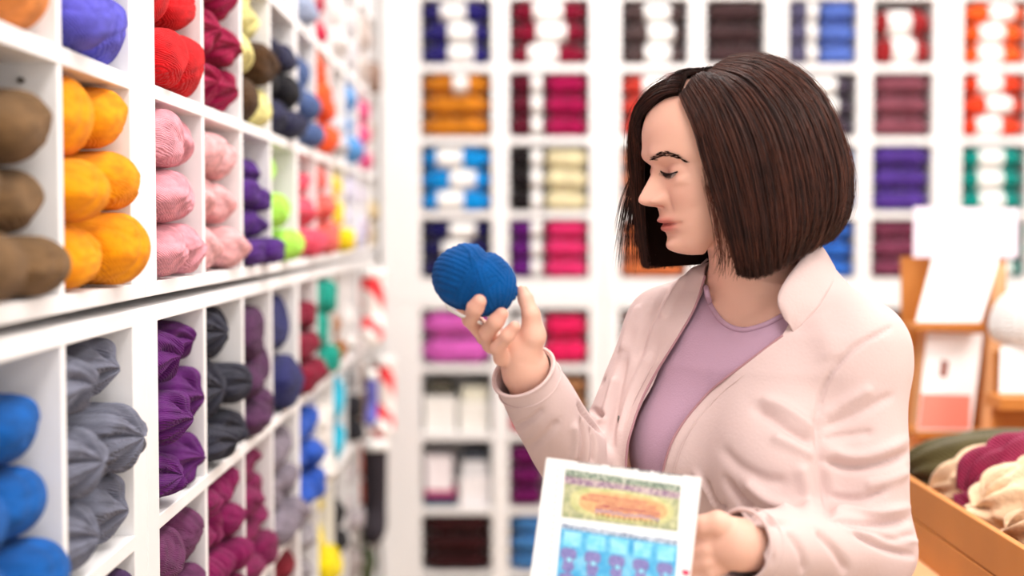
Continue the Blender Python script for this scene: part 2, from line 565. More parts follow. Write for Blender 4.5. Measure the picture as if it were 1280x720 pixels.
# ---- long skeins with paper bands on the end wall
def skein_verts(V, seed):
    r = np.random.RandomState(seed)
    x = V[:, 0]
    out = V.copy()
    k = np.abs(V).max(axis=1)
    rho = np.hypot(V[:, 1], V[:, 2]) + 1e-9
    prof = (1 - np.abs(x) ** 3.2) ** 0.5
    f = prof / np.maximum(rho, 1e-4)
    out[:, 1] = V[:, 1] * f
    out[:, 2] = V[:, 2] * f
    ph = np.arctan2(V[:, 2], V[:, 1])
    m = 1 + 0.05 * np.cos(5 * ph + 3 * x + r.uniform(0, 6)) + 0.03 * np.cos(17 * ph + 8 * x) - 0.10 * np.exp(-(x / 0.32) ** 2)
    out[:, 1] *= m
    out[:, 2] *= m
    return fit_unit(out)


SKEINS = [make_me('wool_skein', skein_verts(SV, 90 + k), SF) for k in range(4)]


def band_mesh():
    V, F = [], []
    n = 28
    for r in (0.965, 0.985):
        for x in (-0.36, -0.12, 0.12, 0.36):
            for j in range(n):
                a = 2 * PI * j / n
                rr = r + 0.02 * math.cos(3 * a)
                V.append((x, rr * math.cos(a), rr * math.sin(a)))
    for s in range(2):
        for i in range(3):
            for j in range(n):
                a, b = s * 4 * n + i * n + j, s * 4 * n + i * n + (j + 1) % n
                F.append((a, a + n, b + n, b) if s == 0 else (a, b, b + n, a + n))
    for i in (0, 3):
        for j in range(n):
            a, b = i * n + j, i * n + (j + 1) % n
            F.append((a, b, b + 4 * n, a + 4 * n))
    return make_me('paper_band', V, F)


BAND = band_mesh()
ECOL = {'A': (526, 615), 'B': (636, 737), 'C': (775, 860), 'D': (880, 956), 'E': (983, 1071), 'F': (1089, 1166), 'G': (1201, 1284), 'H': (1300, 1383)}
EROW = [(1.994, 2.232), (1.731, 1.968), (1.460, 1.705), (1.215, 1.435), (0.897, 1.105), (0.645, 0.872), (0.370, 0.620), (0.130, 0.345)]
EC = {  # colour, rgb, (right colour or None), band fraction kind, layers, fill
    ('A', 0): ('navy', (34, 26, 108), None, 1, 3, .97), ('A', 1): ('ochre', (202, 122, 20), None, 2, 3, .98),
    ('A', 2): ('azure blue', (0, 148, 228), None, 1, 3, .95), ('A', 3): ('midnight', (20, 14, 84), None, 1, 3, .96),
    ('A', 4): ('orchid pink', (214, 98, 188), None, 0, 2, .96), ('A', 7): ('oxblood', (52, 8, 12), None, 0, 3, .96),
    ('B', 0): ('burgundy', (126, 0, 40), None, 1, 3, .98), ('B', 1): ('maroon', (92, 0, 32), ('cerise', (164, 0, 74)), 1, 3, .98),
    ('B', 2): ('black', (22, 12, 16), ('cream', (244, 222, 180)), 1, 3, .95), ('B', 3): ('purple', (98, 10, 118), ('hot pink', (220, 44, 108)), 1, 3, .98),
    ('B', 4): ('white', (226, 222, 220), ('pinkish red', (226, 28, 92)), 1, 2, .9), ('B', 5): ('salmon red', (232, 80, 100), ('tan', (170, 118, 78)), 1, 3, .9),
    ('B', 6): ('plum purple', (104, 0, 84), ('chalky', (236, 224, 226)), 0, 3, .9), ('B', 7): ('denim blue', (70, 132, 196), None, 0, 3, .96),
    ('C', 0): ('dark taupe', (76, 58, 58), None, 1, 3, .95), ('C', 1): ('brick red', (204, 60, 48), None, 1, 3, .95),
    ('C', 2): ('copper', (206, 130, 96), None, 1, 3, .95), ('C', 3): ('burnt orange', (206, 112, 62), None, 0, 3, .95),
    ('C', 4): ('russet', (110, 52, 38), None, 0, 3, .95),
    ('D', 0): ('espresso brown', (66, 44, 46), None, 0, 3, .98), ('D', 1): ('umber', (90, 60, 50), None, 1, 3, .9),
    ('E', 0): ('slate', (88, 84, 116), ('cornflower blue', (84, 112, 194)), 1, 3, .98), ('E', 1): ('dusky grey', (72, 62, 78), None, 1, 3, .95),
    ('E', 2): ('light blue', (106, 152, 206), None, 1, 3, .95), ('E', 3): ('bright blue', (44, 104, 196), None, 0, 3, .95),
    ('E', 4): ('wine', (70, 30, 44), None, 0, 3, .95),
    ('F', 0): ('brick', (156, 34, 38), None, 1, 2, .85), ('F', 1): ('dusty mauve', (132, 70, 84), None, 0, 3, .98),
    ('F', 2): ('grape violet', (80, 50, 140), None, 0, 3, .98), ('F', 3): ('dusty plum', (122, 54, 80), None, 0, 3, .98),
    ('F', 4): ('dark wine', (64, 26, 38), None, 0, 3, .98),
    ('G', 0): ('flame orange', (246, 92, 28), None, 1, 3, .95), ('G', 1): ('vermilion', (226, 64, 28), None, 1, 3, .98),
    ('G', 2): ('teal', (0, 142, 132), None, 1, 3, .95), ('G', 3): ('sea green', (60, 150, 140), None, 1, 3, .95),
    ('H', 0): ('apricot', (244, 160, 90), None, 1, 3, .95), ('H', 1): ('amber', (236, 150, 40), None, 1, 3, .95),
    ('H', 2): ('mint green', (120, 200, 180), None, 1, 3, .95),
}
for (cc, ri), (word, rgb, right, bk, nl, fill) in EC.items():
    p0, p1 = ECOL[cc]
    a0, a1 = ex(p0) + 0.003, ex(p1) - 0.003
    z0, z1 = EROW[ri]
    h = (z1 - z0) * fill / nl
    segs = [(word, rgb, a0, a1)]
    if right:
        am = a0 + (a1 - a0) * 0.42
        segs = [(word, rgb, a0, am), (right[0], right[1], am + .001, a1)]
    for L in range(nl):
        z = z0 + h * (L + 0.5) + 0.001
        for si, (w, c, s0, s1) in enumerate(segs):
            hx = (s1 - s0) / 2
            yc = BY + rnd.uniform(0.052, 0.062)
            r0 = h / 2 * 0.995
            root = inst('wool_skein', SKEINS[rnd.randrange(4)], yarn(c), ((s0 + s1) / 2, yc, z), (hx, 0.056, r0), (rnd.choice((0, PI)), 0, 0))
            lay = {2: ['lower', 'upper'], 3: ['bottom', 'middle', 'top']}[nl][L]
            banded = (bk == 1 and not (right and si == 1)) or (bk == 2 and L == nl - 1)
            thing(root, '%s wool skein%s, %s of its pile, %s row down, end wall' % (
                w, ', banded' if banded else '', lay, ORD[ri]), 'yarn', '%s skeins on the end wall' % w)
            if banded:
                off = rnd.uniform(-.2, .2) if not right else 0.62
                bx_ = 1.0 if not right else 1.35
                bsc = (1.02 if bk == 1 else 0.62) * (1.0 if not right else .85)
                b = inst('paper_band', BAND, M_PAPER, (off, 0, 0), (bsc, 1.16, 0.99), (0, 0, 0), root)


# ------------------------------------------------------------------ implicit-surface tools for the figure
def cap(p, a, b, ra, rb=None):
    rb = ra if rb is None else rb
    a, b = np.asarray(a, float), np.asarray(b, float)
    ab = b - a
    t = np.clip(((p - a) @ ab) / (ab @ ab), 0, 1)
    return np.linalg.norm(p - a - t[:, None] * ab, axis=1) - (ra + (rb - ra) * t)


def ell(p, c, r):
    q = (p - np.asarray(c)) / np.asarray(r)
    k0 = np.linalg.norm(q, axis=1)
    k1 = np.linalg.norm(q / np.asarray(r), axis=1) + 1e-9
    return k0 * (k0 - 1) / k1


def smin(a, b, k):
    h = np.maximum(k - np.abs(a - b), 0) / k
    return np.minimum(a, b) - h * h * k * 0.25


def smooth_table(pts, n=240):
    pts = np.array(sorted(pts), float)
    q = catmull(np.c_[pts, np.zeros(len(pts))] if pts.shape[1] == 2 else pts, n)
    o = np.argsort(q[:, 0])
    return q[o]


def surface_nets(D, org, h):
    S = D < 0
    nx, ny, nz = S.shape
    cnt = np.zeros((nx - 1, ny - 1, nz - 1), np.uint8)
    for i in (0, 1):
        for j in (0, 1):
            for k in (0, 1):
                cnt += S[i:nx - 1 + i, j:ny - 1 + j, k:nz - 1 + k]
    act = np.argwhere((cnt > 0) & (cnt < 8))
    del cnt
    idx = np.full((nx - 1, ny - 1, nz - 1), -1, np.int32)
    idx[act[:, 0], act[:, 1], act[:, 2]] = np.arange(len(act))
    acc = np.zeros((len(act), 3))
    num = np.zeros(len(act))
    cs = [(i, j, k) for i in (0, 1) for j in (0, 1) for k in (0, 1)]
    val = {c: D[act[:, 0] + c[0], act[:, 1] + c[1], act[:, 2] + c[2]] for c in cs}
    for a in cs:
        for ax in range(3):
            if a[ax] == 0:
                b = list(a)
                b[ax] = 1
                b = tuple(b)
                va, vb = val[a], val[b]
                m = (va < 0) != (vb < 0)
                t = np.where(m, va / np.where(m, va - vb, 1), 0)
                pt = np.tile(np.array(a, float), (len(act), 1))
                pt[:, ax] = t
                acc += pt * m[:, None]
                num += m
    V = np.asarray(org) + (act + acc / num[:, None]) * h
    F = []
    for ax in range(3):
        o1, o2 = [(1, 2), (2, 0), (0, 1)][ax]
        sl0 = [slice(None)] * 3
        sl1 = [slice(None)] * 3
        sl0[ax] = slice(0, -1)
        sl1[ax] = slice(1, None)
        A, B = S[tuple(sl0)], S[tuple(sl1)]
        e = np.argwhere(A != B)
        e = e[(e[:, o1] > 0) & (e[:, o2] > 0)]
        lim = np.array([nx - 1, ny - 1, nz - 1])
        e = e[(e[:, o1] < lim[o1]) & (e[:, o2] < lim[o2])]
        inside = S[e[:, 0], e[:, 1], e[:, 2]]
        q = []
        for d1, d2 in ((0, 0), (-1, 0), (-1, -1), (0, -1)):
            c = e.copy()
            c[:, o1] += d1
            c[:, o2] += d2
            q.append(idx[c[:, 0], c[:, 1], c[:, 2]])
        q = np.stack(q, 1)
        q[~inside] = q[~inside][:, ::-1]
        F.append(q)
    return V, np.concatenate(F)


def mesh_sdf(fn, lo, hi, h, B=8, lip=2.0):
    lo, hi = np.asarray(lo, float), np.asarray(hi, float)
    n = (np.ceil((hi - lo) / h / B).astype(int)) * B
    D = np.ones(n, np.float32)
    nb = n // B
    g = np.stack(np.meshgrid(*[np.arange(k) for k in nb], indexing='ij'), -1).reshape(-1, 3)
    cen = lo + (g * B + (B - 1) / 2) * h
    dc = fn(cen)
    R = B * h * 0.87 * lip
    near = np.abs(dc) < R
    for b in g[(~near) & (dc < 0)]:
        D[b[0] * B:(b[0] + 1) * B, b[1] * B:(b[1] + 1) * B, b[2] * B:(b[2] + 1) * B] = -1
    off = np.stack(np.meshgrid(*[np.arange(B)] * 3, indexing='ij'), -1).reshape(-1, 3)
    gb = g[near]
    for s in range(0, len(gb), 400):
        c = gb[s:s + 400]
        ii = (c[:, None, :] * B + off[None]).reshape(-1, 3)
        D[ii[:, 0], ii[:, 1], ii[:, 2]] = fn(lo + ii * h)
    return surface_nets(D, lo, h)


def vnormals(V, F):
    n = np.zeros_like(V)
    a = np.cross(V[F[:, 2]] - V[F[:, 0]], V[F[:, -1]] - V[F[:, 1]] if F.shape[1] == 4 else V[F[:, 1]] - V[F[:, 0]])
    if F.shape[1] == 3:
        a = np.cross(V[F[:, 1]] - V[F[:, 0]], V[F[:, 2]] - V[F[:, 0]])
    for k in range(F.shape[1]):
        np.add.at(n, F[:, k], a)
    return n / (np.linalg.norm(n, axis=1)[:, None] + 1e-12)


def relax(V, F, it=1, w=0.5, keep=None):
    """plain smoothing over mesh edges"""
    k = F.shape[1]
    E = np.concatenate([np.stack([F[:, i], F[:, (i + 1) % k]], 1) for i in range(k)])
    for _ in range(it):
        s = np.zeros_like(V)
        c = np.zeros(len(V))
        for a, b in ((0, 1), (1, 0)):
            np.add.at(s, E[:, a], V[E[:, b]])
            np.add.at(c, E[:, a], 1)
        m = s / np.maximum(c, 1)[:, None]
        V = V + (m - V) * (w if keep is None else w * keep[:, None])
    return V


def clip_mesh(V, F, s):
    """triangulate and keep the side where s > 0, cutting exactly along s = 0"""
    if F.shape[1] == 4:
        F = np.concatenate([F[:, [0, 1, 2]], F[:, [0, 2, 3]]])
    pos = s[F] > 0
    c = pos.sum(1)
    out = [F[c == 3]]
    V2, extra, cache = list(), [], {}
    nV = len(V)

    def cut(i, j):
        key = (i, j) if i < j else (j, i)
        if key not in cache:
            t = s[i] / (s[i] - s[j])
            extra.append(V[i] + (V[j] - V[i]) * t)
            cache[key] = nV + len(extra) - 1
        return cache[key]
    tri = []
    for f in F[(c == 1) | (c == 2)]:
        p = s[f] > 0
        if p.sum() == 1:
            i = int(np.argmax(p))
            a, b, d = f[i], f[(i + 1) % 3], f[(i + 2) % 3]
            tri.append((a, cut(a, b), cut(a, d)))
        else:
            i = int(np.argmin(p))
            a, b, d = f[i], f[(i + 1) % 3], f[(i + 2) % 3]
            x, y = cut(b, a), cut(d, a)
            tri.append((b, d, y))
            tri.append((b, y, x))
    F2 = np.concatenate([out[0], np.array(tri).reshape(-1, 3)]) if tri else out[0]
    V2 = np.concatenate([V, np.array(extra).reshape(-1, 3)]) if extra else V
    used = np.unique(F2)
    rm = np.full(len(V2), -1)
    rm[used] = np.arange(len(used))
    return V2[used], rm[F2]


def march(px, py, fn, t0=1.2, t1=2.4):
    """first point of the surface fn = 0 seen at pixel (px, py)"""
    d = RC @ np.array([(px - 640) / FPX, (360 - py) / FPX, -1.0])
    d /= d[1]
    t = t0
    for _ in range(400):
        p = np.array([[0, 0, CAM_Z]]) + d * t
        v = float(fn(p)[0])
        if v < 0.0004:
            break
        t += max(0.0005, min(v * 0.5, .02))
        if t > t1:
            break
    return p[0]


# ------------------------------------------------------------------ the woman: anatomy
HO = P(894, 196, 1.85)
ha, hp = math.radians(17), math.radians(12)
HF = np.array([-math.cos(ha) * math.cos(hp), -math.sin(ha) * math.cos(hp), -math.sin(hp)])
HL = np.array([math.sin(ha), -math.cos(ha), 0])
HU = np.cross(HF, HL)
HR = np.stack([HF, HL, HU])          # world -> local rows


def hloc(p):
    return (p - HO) @ HR.T


def hworld(q):
    return HO + np.asarray(q) @ HR


T_F = smooth_table([(.116, .004), (.114, .025), (.110, .038), (.100, .056), (.090, .066), (.075, .077), (.055, .0865), (.035, .091), (.015, .0915),
                    (.0, .086), (-.02, .086), (-.04, .0865), (-.055, .086), (-.07, .085), (-.085, .082), (-.1, .079), (-.110, .073), (-.117, .060), (-.120, .045)])
T_B = smooth_table([(.116, -.006), (.114, -.030), (.11, -.045), (.1, -.064), (.09, -.075), (.075, -.085), (.055, -.092), (.03, -.094), (0, -.09),
                    (-.02, -.08), (-.04, -.066), (-.055, -.046), (-.07, -.016), (-.085, .004), (-.1, .022), (-.110, .034), (-.117, .040), (-.120, .041)])
T_W = smooth_table([(.116, .004), (.114, .026), (.11, .038), (.1, .053), (.09, .061), (.075, .068), (.055, .073), (.03, .074), (0, .071), (-.02, .068),
                    (-.04, .0645), (-.055, .060), (-.07, .0545), (-.085, .047), (-.1, .037), (-.110, .027), (-.117, .016), (-.120, .003)])
T_N = smooth_table([(.012, 0), (.006, .0005), (.0, .004), (-.008, .010), (-.018, .0185), (-.026, .0255), (-.032, .0300), (-.036, .0300), (-.040, .0260),
                    (-.0435, .019), (-.047, .008), (-.050, .002), (-.054, 0), (-.06, 0)])


def tab(T, u):
    return np.interp(u, T[:, 0], T[:, 1])


def G(x, s):
    return np.exp(-(x / s) ** 2)


def face_bump(l, u):
    a = np.abs(l)
    nh = np.where((u < .012) & (u > -.058), tab(T_N, u), 0)
    ns = np.interp(u, [-.05, -.04, -.03, -.015, .0, .01], [.0105, .0115, .0098, .0075, .0068, .0075])
    b = nh * np.exp(-(a / ns) ** 2.3)
    b += .0135 * G(a - .0140, .0052) * G(u + .0375, .0062)            # wings of the nose
    b -= .006 * G(a - .007, .0030) * G(u + .0465, .0026)           # nostrils
    b += .0035 * G(a - .020, .017) * G(u - .020, .008)              # brow
    b -= .0085 * G(a - .029, .014) * G(u + .004, .0105)             # socket
    b -= .0035 * G(a - .013, .006) * G(u - .0, .009)
    b += .0045 * G(a - .040, .018) * G(u + .034, .018)              # cheek
    b -= .0022 * G(a - .0215, .0035) * G(u + .043, .012)
    b += .0100 * G(a, .0185) * G(u + .0650, .0048) * (1 - .12 * G(a, .003))
    b += .0088 * G(a, .0165) * G(u + .0765, .0052)
    b -= .0062 * G(a, .0240) * G(u + .0710, .0016)
    b -= .0020 * G(a - .026, .004) * G(u + .0715, .004)             # mouth corner
    b -= .0020 * G(a, .016) * G(u + .0870, .0045)
    b += .0110 * G(a, .0175) * G(u + .1010, .0110)                  # chin
    b += .0030 * G(a, .008) * G(u + .056, .006)
    return b


EYE_C = [(0.0655, s * .0305, -.005) for s in (1, -1)]


def head_sdf(p, hair_grow=0.0):
    q = hloc(p)
    f, l, u = q[:, 0], q[:, 1], q[:, 2]
    u = np.where(u > .05, .05 + (u - .05) * 1.16, u)
    uc = np.clip(u, -.120, .116)
    fr, bk, w = tab(T_F, uc), tab(T_B, uc), tab(T_W, uc)
    b = face_bump(l, u) * smooth01((f - .025) / .03)
    f2 = f - b
    c, hl = (fr + bk) / 2, (fr - bk) / 2
    n = 2.15
    r = (np.abs((f2 - c) / hl) ** n + np.abs(l / w) ** n + 1e-12) ** (1 / n)
    d = (r - 1) * np.minimum(hl, w) * 0.85
    d = np.maximum(d, np.maximum(u - .116, -.120 - u))
    for e in EYE_C:
        d = smin(d, ell(q, e, (.0138, .0150, .0128)), .004)
        d = smin(d, ell(q, (e[0] + .004, e[1] + math.copysign(.002, e[1]), e[2] - .013), (.008, .013, .004)), .008)   # lower lid
    for s in (1, -1):   # ears
        e = ell(q, (-.006, s * .0735, -.020), (.016, .006, .030))
        e = np.maximum(e, -ell(q, (-.002, s * .080, -.018), (.009, .005, .018)))
        d = smin(d, e, .006)
    return d


# body frame: forward and her left
NB = P(945, 372, 1.875)
BFW = np.array([-0.66, -0.751, 0.0])
BLT = np.array([0.751, -0.66, 0.0])


def bloc(p):
    q = p - np.array([NB[0], NB[1], 0])
    return q @ BFW, q @ BLT, p[:, 2]


def bworld(f, l, z):
    return np.array([NB[0], NB[1], 0]) + BFW * f + BLT * l + np.array([0, 0, z])


Z_T = [.80, .86, .92, .98, 1.04, 1.10, 1.16, 1.22, 1.265, 1.295, 1.315]
W_T = [.170, .162, .145, .134, .136, .142, .148, .150, .125, .085, .06]
F_T = [.105, .100, .096, .094, .096, .100, .098, .088, .070, .046, .03]
B_T = [-.12, -.115, -.10, -.092, -.098, -.108, -.112, -.105, -.088, -.07, -.055]
SH_L = bworld(-.010, .144, 1.246)
SH_R = bworld(-.010, -.144, 1.256)
EL_L = P(1084, 688, 1.74)
WR_L = P(926, 682, 1.575)
EL_R = P(742, 616, 1.885)
WR_R = P(655, 466, 1.745)


def torso_sdf(p, off=0.0, bust=1.0):
    f, l, z = bloc(p)
    zc = np.clip(z, .80, 1.315)
    w, fr, bk = np.interp(zc, Z_T, W_T) + off, np.interp(zc, Z_T, F_T) + off, np.interp(zc, Z_T, B_T) - off
    c, hl = (fr + bk) / 2, (fr - bk) / 2
    n = 2.4
    r = (np.abs((f - c) / hl) ** n + np.abs(l / w) ** n + 1e-12) ** (1 / n)
    d = (r - 1) * np.minimum(hl, w) * .9
    d = np.maximum(d, np.maximum(z - (1.315 + off), .80 - z))
    q = np.stack([f, l, z], 1)
    for s in (1, -1):
        d = smin(d, ell(q, (.070, s * .068, 1.105), (.060 + off, .062 + off, .062 + off)) , .05)
        sh = np.array([-.010, s * .142, 1.246 if s > 0 else 1.256])
        d = smin(d, cap(q, (-.02, s * .03, 1.318), sh, .034 + off, .047 + off), .045)
    return d


NECK_T = hworld((-.022, 0, -.055))
NECK_B = bworld(-.012, 0, 1.285)


def chain(p, pts, k=.004):
    """pts: (px, py, depth, radius)"""
    d = None
    w = [(P(a, b, c), r) for a, b, c, r in pts]
    for (a, ra), (b, rb) in zip(w[:-1], w[1:]):
        e = cap(p, a, b, ra, rb)
        d = e if d is None else smin(d, e, k)
    return d


FING_R = {
    'thumb': [(660, 440, 1.728, .0165), (666, 420, 1.722, .0160), (664, 394, 1.718, .0108), (657, 374, 1.724, .0090), (653, 364, 1.729, .0076)],
    'little': [(642, 450, 1.736, .0120), (627, 447, 1.722, .0098), (622, 435, 1.704, .0088), (634, 420, 1.691, .0084), (643, 409, 1.689, .0074)],
    'ring': [(636, 440, 1.748, .0125), (614, 430, 1.736, .0108), (609, 416, 1.712, .0100), (620, 402, 1.694, .0095), (627, 393, 1.692, .0085)],
    'middle': [(634, 434, 1.755, .0125), (607, 420, 1.752, .0112), (588, 399, 1.718, .0100), (594, 385, 1.684, .0098), (599, 377, 1.680, .0088)],
    'index': [(634, 428, 1.760, .012), (604, 412, 1.772, .0105), (585, 392, 1.776, .0098), (572, 372, 1.766, .0090), (566, 360, 1.760, .008)],
}
FING_L = {
    'thumb': [(912, 664, 1.575, .017), (897, 655, 1.572, .0145), (880, 657, 1.574, .0118), (864, 662, 1.580, .0105)],
    'index': [(905, 668, 1.585, .013), (884, 669, 1.580, .0120), (862, 672, 1.586, .0100), (842, 678, 1.590, .0085)],
    'middle': [(905, 680, 1.585, .013), (883, 686, 1.577, .0120), (858, 690, 1.584, .0105), (836, 694, 1.590, .0088)],
    'ring': [(905, 692, 1.585, .013), (883, 701, 1.577, .0115), (860, 706, 1.584, .0100), (840, 710, 1.590, .0085)],
    'little': [(908, 702, 1.585, .012), (888, 714, 1.578, .0100), (868, 720, 1.584, .0088), (852, 724, 1.588, .0075)],
}


def hands_sdf(p):
    d = cap(p, WR_R + (EL_R - WR_R) * .35, P(656, 458, 1.742), .031, .0255)
    palm = smin(cap(p, P(657, 456, 1.742), P(646, 432, 1.744), .025, .022), cap(p, P(646, 434, 1.744), P(630, 434, 1.748), .021, .014), .012)
    palm = smin(palm, ell(p, P(650, 436, 1.730), (.0205, .018, .0215)), .010)
    d = smin(d, palm, .014)
    for k, v in FING_R.items():
        d = smin(d, chain(p, v), .0018 if k != 'thumb' else .006)
    e = cap(p, WR_L + (EL_L - WR_L) * .35, P(926, 680, 1.578), .031, .026)
    e = smin(e, cap(p, P(922, 680, 1.580), P(905, 680, 1.583), .0265, .024), .014)
    for k, v in FING_L.items():
        e = smin(e, chain(p, v), .004)
    return np.minimum(d, e)


def body_sdf(p):
    d = head_sdf(p)
    n = cap(p, NECK_T, NECK_B, .0500, .0560)
    d = smin(d, n, .018)
    t = torso_sdf(p)
    # collar bones and the hollow between them
    f, l, z = bloc(p)
    q = np.stack([f, l, z], 1)
    t = smin(t, cap(q, (.050, .012, 1.268), (.012, .105, 1.300), .006, .008), .012)
    t = smin(t, cap(q, (.050, -.012, 1.268), (.012, -.105, 1.300), .006, .008), .012)
    d = smin(d, t, .035)
    arms = np.minimum(np.minimum(cap(p, SH_L, EL_L, .046, .036), cap(p, EL_L, WR_L, .036, .027)),
                      np.minimum(cap(p, SH_R, EL_R, .046, .036), cap(p, EL_R, WR_R, .036, .027)))
    d = smin(d, arms, .02)
    return smin(d, hands_sdf(p), .006)


def jacket_sdf(p):
    d = torso_sdf(p, .016)
    f, l, z = bloc(p)
    q = np.stack([f, l, z], 1)
    # the front panels hang from the bust
    d = smin(d, cap(q, (.092, .085, 1.10), (.085, .115, .84), .048, .055), .05)
    d = smin(d, cap(q, (.092, -.085, 1.10), (.085, -.115, .84), .048, .055), .05)
    aL = smin(cap(p, SH_L, EL_L, .060, .055), cap(p, EL_L, WR_L + (WR_L - EL_L) * .12, .056, .0385), .02)
    aR = smin(cap(p, SH_R, EL_R, .058, .051), cap(p, EL_R, WR_R + (WR_R - EL_R) * .12, .052, .0395), .02)
    d = smin(d, aL, .022)
    return smin(d, aR, .022)


def shirt_sdf(p):
    return torso_sdf(p, .005)


def stroke_disp(V, N, strokes, fn):
    """folds: each stroke (pixels, amplitude, half width) is laid on the surface and raises or sinks it"""
    out = np.zeros(len(V))
    for pts, amp, wd in strokes:
        p2 = catmull([(x, y, 0) for x, y in pts], 26)
        w = [march(x, y, fn) for x, y, _ in p2]
        w = np.array([q for q in w if abs(float(fn(q[None])[0])) < .004])
        if len(w) < 4:
            continue
        lo, hi = w.min(0) - 3 * wd, w.max(0) + 3 * wd
        m = np.where(((V > lo) & (V < hi)).all(1))[0]
        if not len(m):
            continue
        X = V[m]
        best = np.full(len(m), 9.0)
        tt = np.zeros(len(m))
        for k in range(len(w) - 1):
            ab = w[k + 1] - w[k]
            t = np.clip(((X - w[k]) @ ab) / (ab @ ab + 1e-12), 0, 1)
            dd = np.linalg.norm(X - w[k] - t[:, None] * ab, axis=1)
            u = dd < best
            best[u] = dd[u]
            tt[u] = (k + t[u]) / (len(w) - 1)
        taper = np.clip(np.minimum(tt, 1 - tt) * 5 + .25, 0, 1)
        out[m] += amp * np.exp(-(best / wd) ** 2) * taper
    return V + N * out[:, None]


# ------------------------------------------------------------------ the woman: materials
def skin_material():
    m = mat('skin', (228, 178, 157), 0.48, 0.35, sss=0.12, bump=('noise', 320, 0.05, 0, 0.002))
    nt = m.node_tree
    at = nt.nodes.new('ShaderNodeAttribute')
    at.attribute_name = 'tint'
    mx = nt.nodes.new('ShaderNodeMix')
    mx.data_type = 'RGBA'
    mx.inputs[6].default_value = (*s2l((228, 178, 157)), 1)
    mx.inputs[7].default_value = (*s2l((186, 96, 88)), 1)
    nt.links.new(at.outputs['Fac'], mx.inputs[0])
    nt.links.new(mx.outputs[2], nt.nodes['Principled BSDF'].inputs['Base Color'])
    return m


M_SKIN = skin_material()
M_JACKET = mat('pale_pink_fleece', (212, 187, 183), 0.95, 0.08, sheen=0.08, bump=('noise', 260, 0.12, 0, 0.004))
M_TRIM = mat('mauve_binding', (172, 128, 134), 0.8, 0.15)
M_SHIRT = mat('lilac_jersey', (184, 148, 168), 0.9, 0.08, sheen=0.1, bump=('noise', 420, 0.15, 0, 0.004))
M_HAIR = mat('dark_brown_hair', (42, 19, 13), 0.45, 0.30, vary=0.3, vscale=30)
M_HAIR2 = mat('brown_hair_highlights', (78, 40, 27), 0.42, 0.35, vary=0.3, vscale=30)
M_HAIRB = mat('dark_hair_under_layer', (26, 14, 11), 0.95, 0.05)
M_DARK = mat('dark_lash', (30, 18, 15), 0.6, 0.2)
M_SCLERA = mat('eye_white', (200, 180, 172), 0.2, 0.5)
M_IRIS = mat('brown_iris', (50, 30, 22), 0.15, 0.6)
M_JEANS = mat('blue_denim', (52, 62, 92), 0.9, 0.1, bump=('noise', 300, 0.2, 0, .003))
M_SHOE = mat('grey_canvas_shoe', (120, 116, 118), 0.8, 0.2)

# ------------------------------------------------------------------ the woman: body
lo = np.minimum(P(545, 700, 1.60), bworld(0, 0, .90)) - .02
V, F = mesh_sdf(body_sdf, (-.10, 1.50, .90), (.56, 2.08, 1.63), .0017)
V = relax(V, F, 1, .35)
q = hloc(V)
person = mesh_obj('person', V, F, M_SKIN, smooth=True)
thing(person, 'woman with dark bobbed hair and pale pink jacket, holding up a blue yarn ball', 'person')
a_, u_ = np.abs(q[:, 1]), q[:, 2]
fm = smooth01((q[:, 0] - .05) / .02)
lipm = np.clip(1.25 * np.exp(-((a_ / .0225) ** 4 + ((u_ + .0715 - .000) / .0098) ** 4)), 0, 1) * fm
tint = lipm * .85 + .16 * G(a_ - .042, .02) * G(u_ + .036, .02) * fm + .14 * G(a_, .018) * G(u_ + .036, .012) * fm + .20 * G(a_ - .030, .016) * G(u_ + .002, .010) * fm
tint = np.maximum(tint, .9 * G(a_ - .007, .0032) * G(u_ + .0465, .003) * fm)
for fd in (FING_R, FING_L):
    for k, v in fd.items():
        tint = np.maximum(tint, .30 * np.exp(-(np.linalg.norm(V - P(*v[-1][:3]), axis=1) / .013) ** 2))
        tint = np.maximum(tint, .20 * np.exp(-(np.linalg.norm(V - P(*v[2][:3]), axis=1) / .011) ** 2))
at = person.data.attributes.new('tint', 'FLOAT', 'POINT')
at.data.foreach_set('value', np.clip(tint, 0, 1).astype(np.float32))


# ------------------------------------------------------------------ eye, lashes, brow
ES, EF = sphere_grid(32, 20)


def on_head(px, py, lift=0.0006):
    p = march(px, py, head_sdf)
    e = 1e-3
    g = np.array([float(head_sdf((p + d)[None])[0] - head_sdf((p - d)[None])[0]) for d in np.eye(3) * e])
    g /= np.linalg.norm(g)
    return p + g * lift, g


def ribbon(name, top, bot, material, lift, parent, n=14, thick=.0006):
    T = catmull([on_head(x, y, lift)[0] for x, y in top], n)
    Bt = catmull([on_head(x, y, lift)[0] for x, y in bot], n)
    V, F = [], []
    for i in range(n):
        V += [T[i], (T[i] + Bt[i]) / 2 + (np.cross(T[min(i + 1, n - 1)] - T[max(i - 1, 0)], Bt[i] - T[i]) * 0), Bt[i]]
    for i in range(n - 1):
        a = 3 * i
        F += [(a, a + 1, a + 4, a + 3), (a + 1, a + 2, a + 5, a + 4)]
    o = mesh_obj(name, V, F, material, parent, True)
    m = o.modifiers.new('thickness', 'SOLIDIFY')
    m.thickness = thick
    m.offset = 0
    return o


eye = ribbon('eye', [(827.5, 215), (832, 217.3), (838, 218), (844.5, 216.3)], [(828, 217.5), (832, 222), (839, 223), (845.5, 217.6)], M_SCLERA, .0003, person)
ribbon('iris', [(828.5, 216), (833, 217.2), (839, 217.9)], [(829, 219.5), (833.5, 222.6), (839, 222)], M_IRIS, .0007, eye)
ribbon('upper_lash_line', [(825.5, 213), (831, 215.6), (838, 216.4), (847, 213.6)], [(826, 215.4), (831.5, 218.8), (838, 219.8), (847.5, 215.5)], M_DARK, .0011, person)


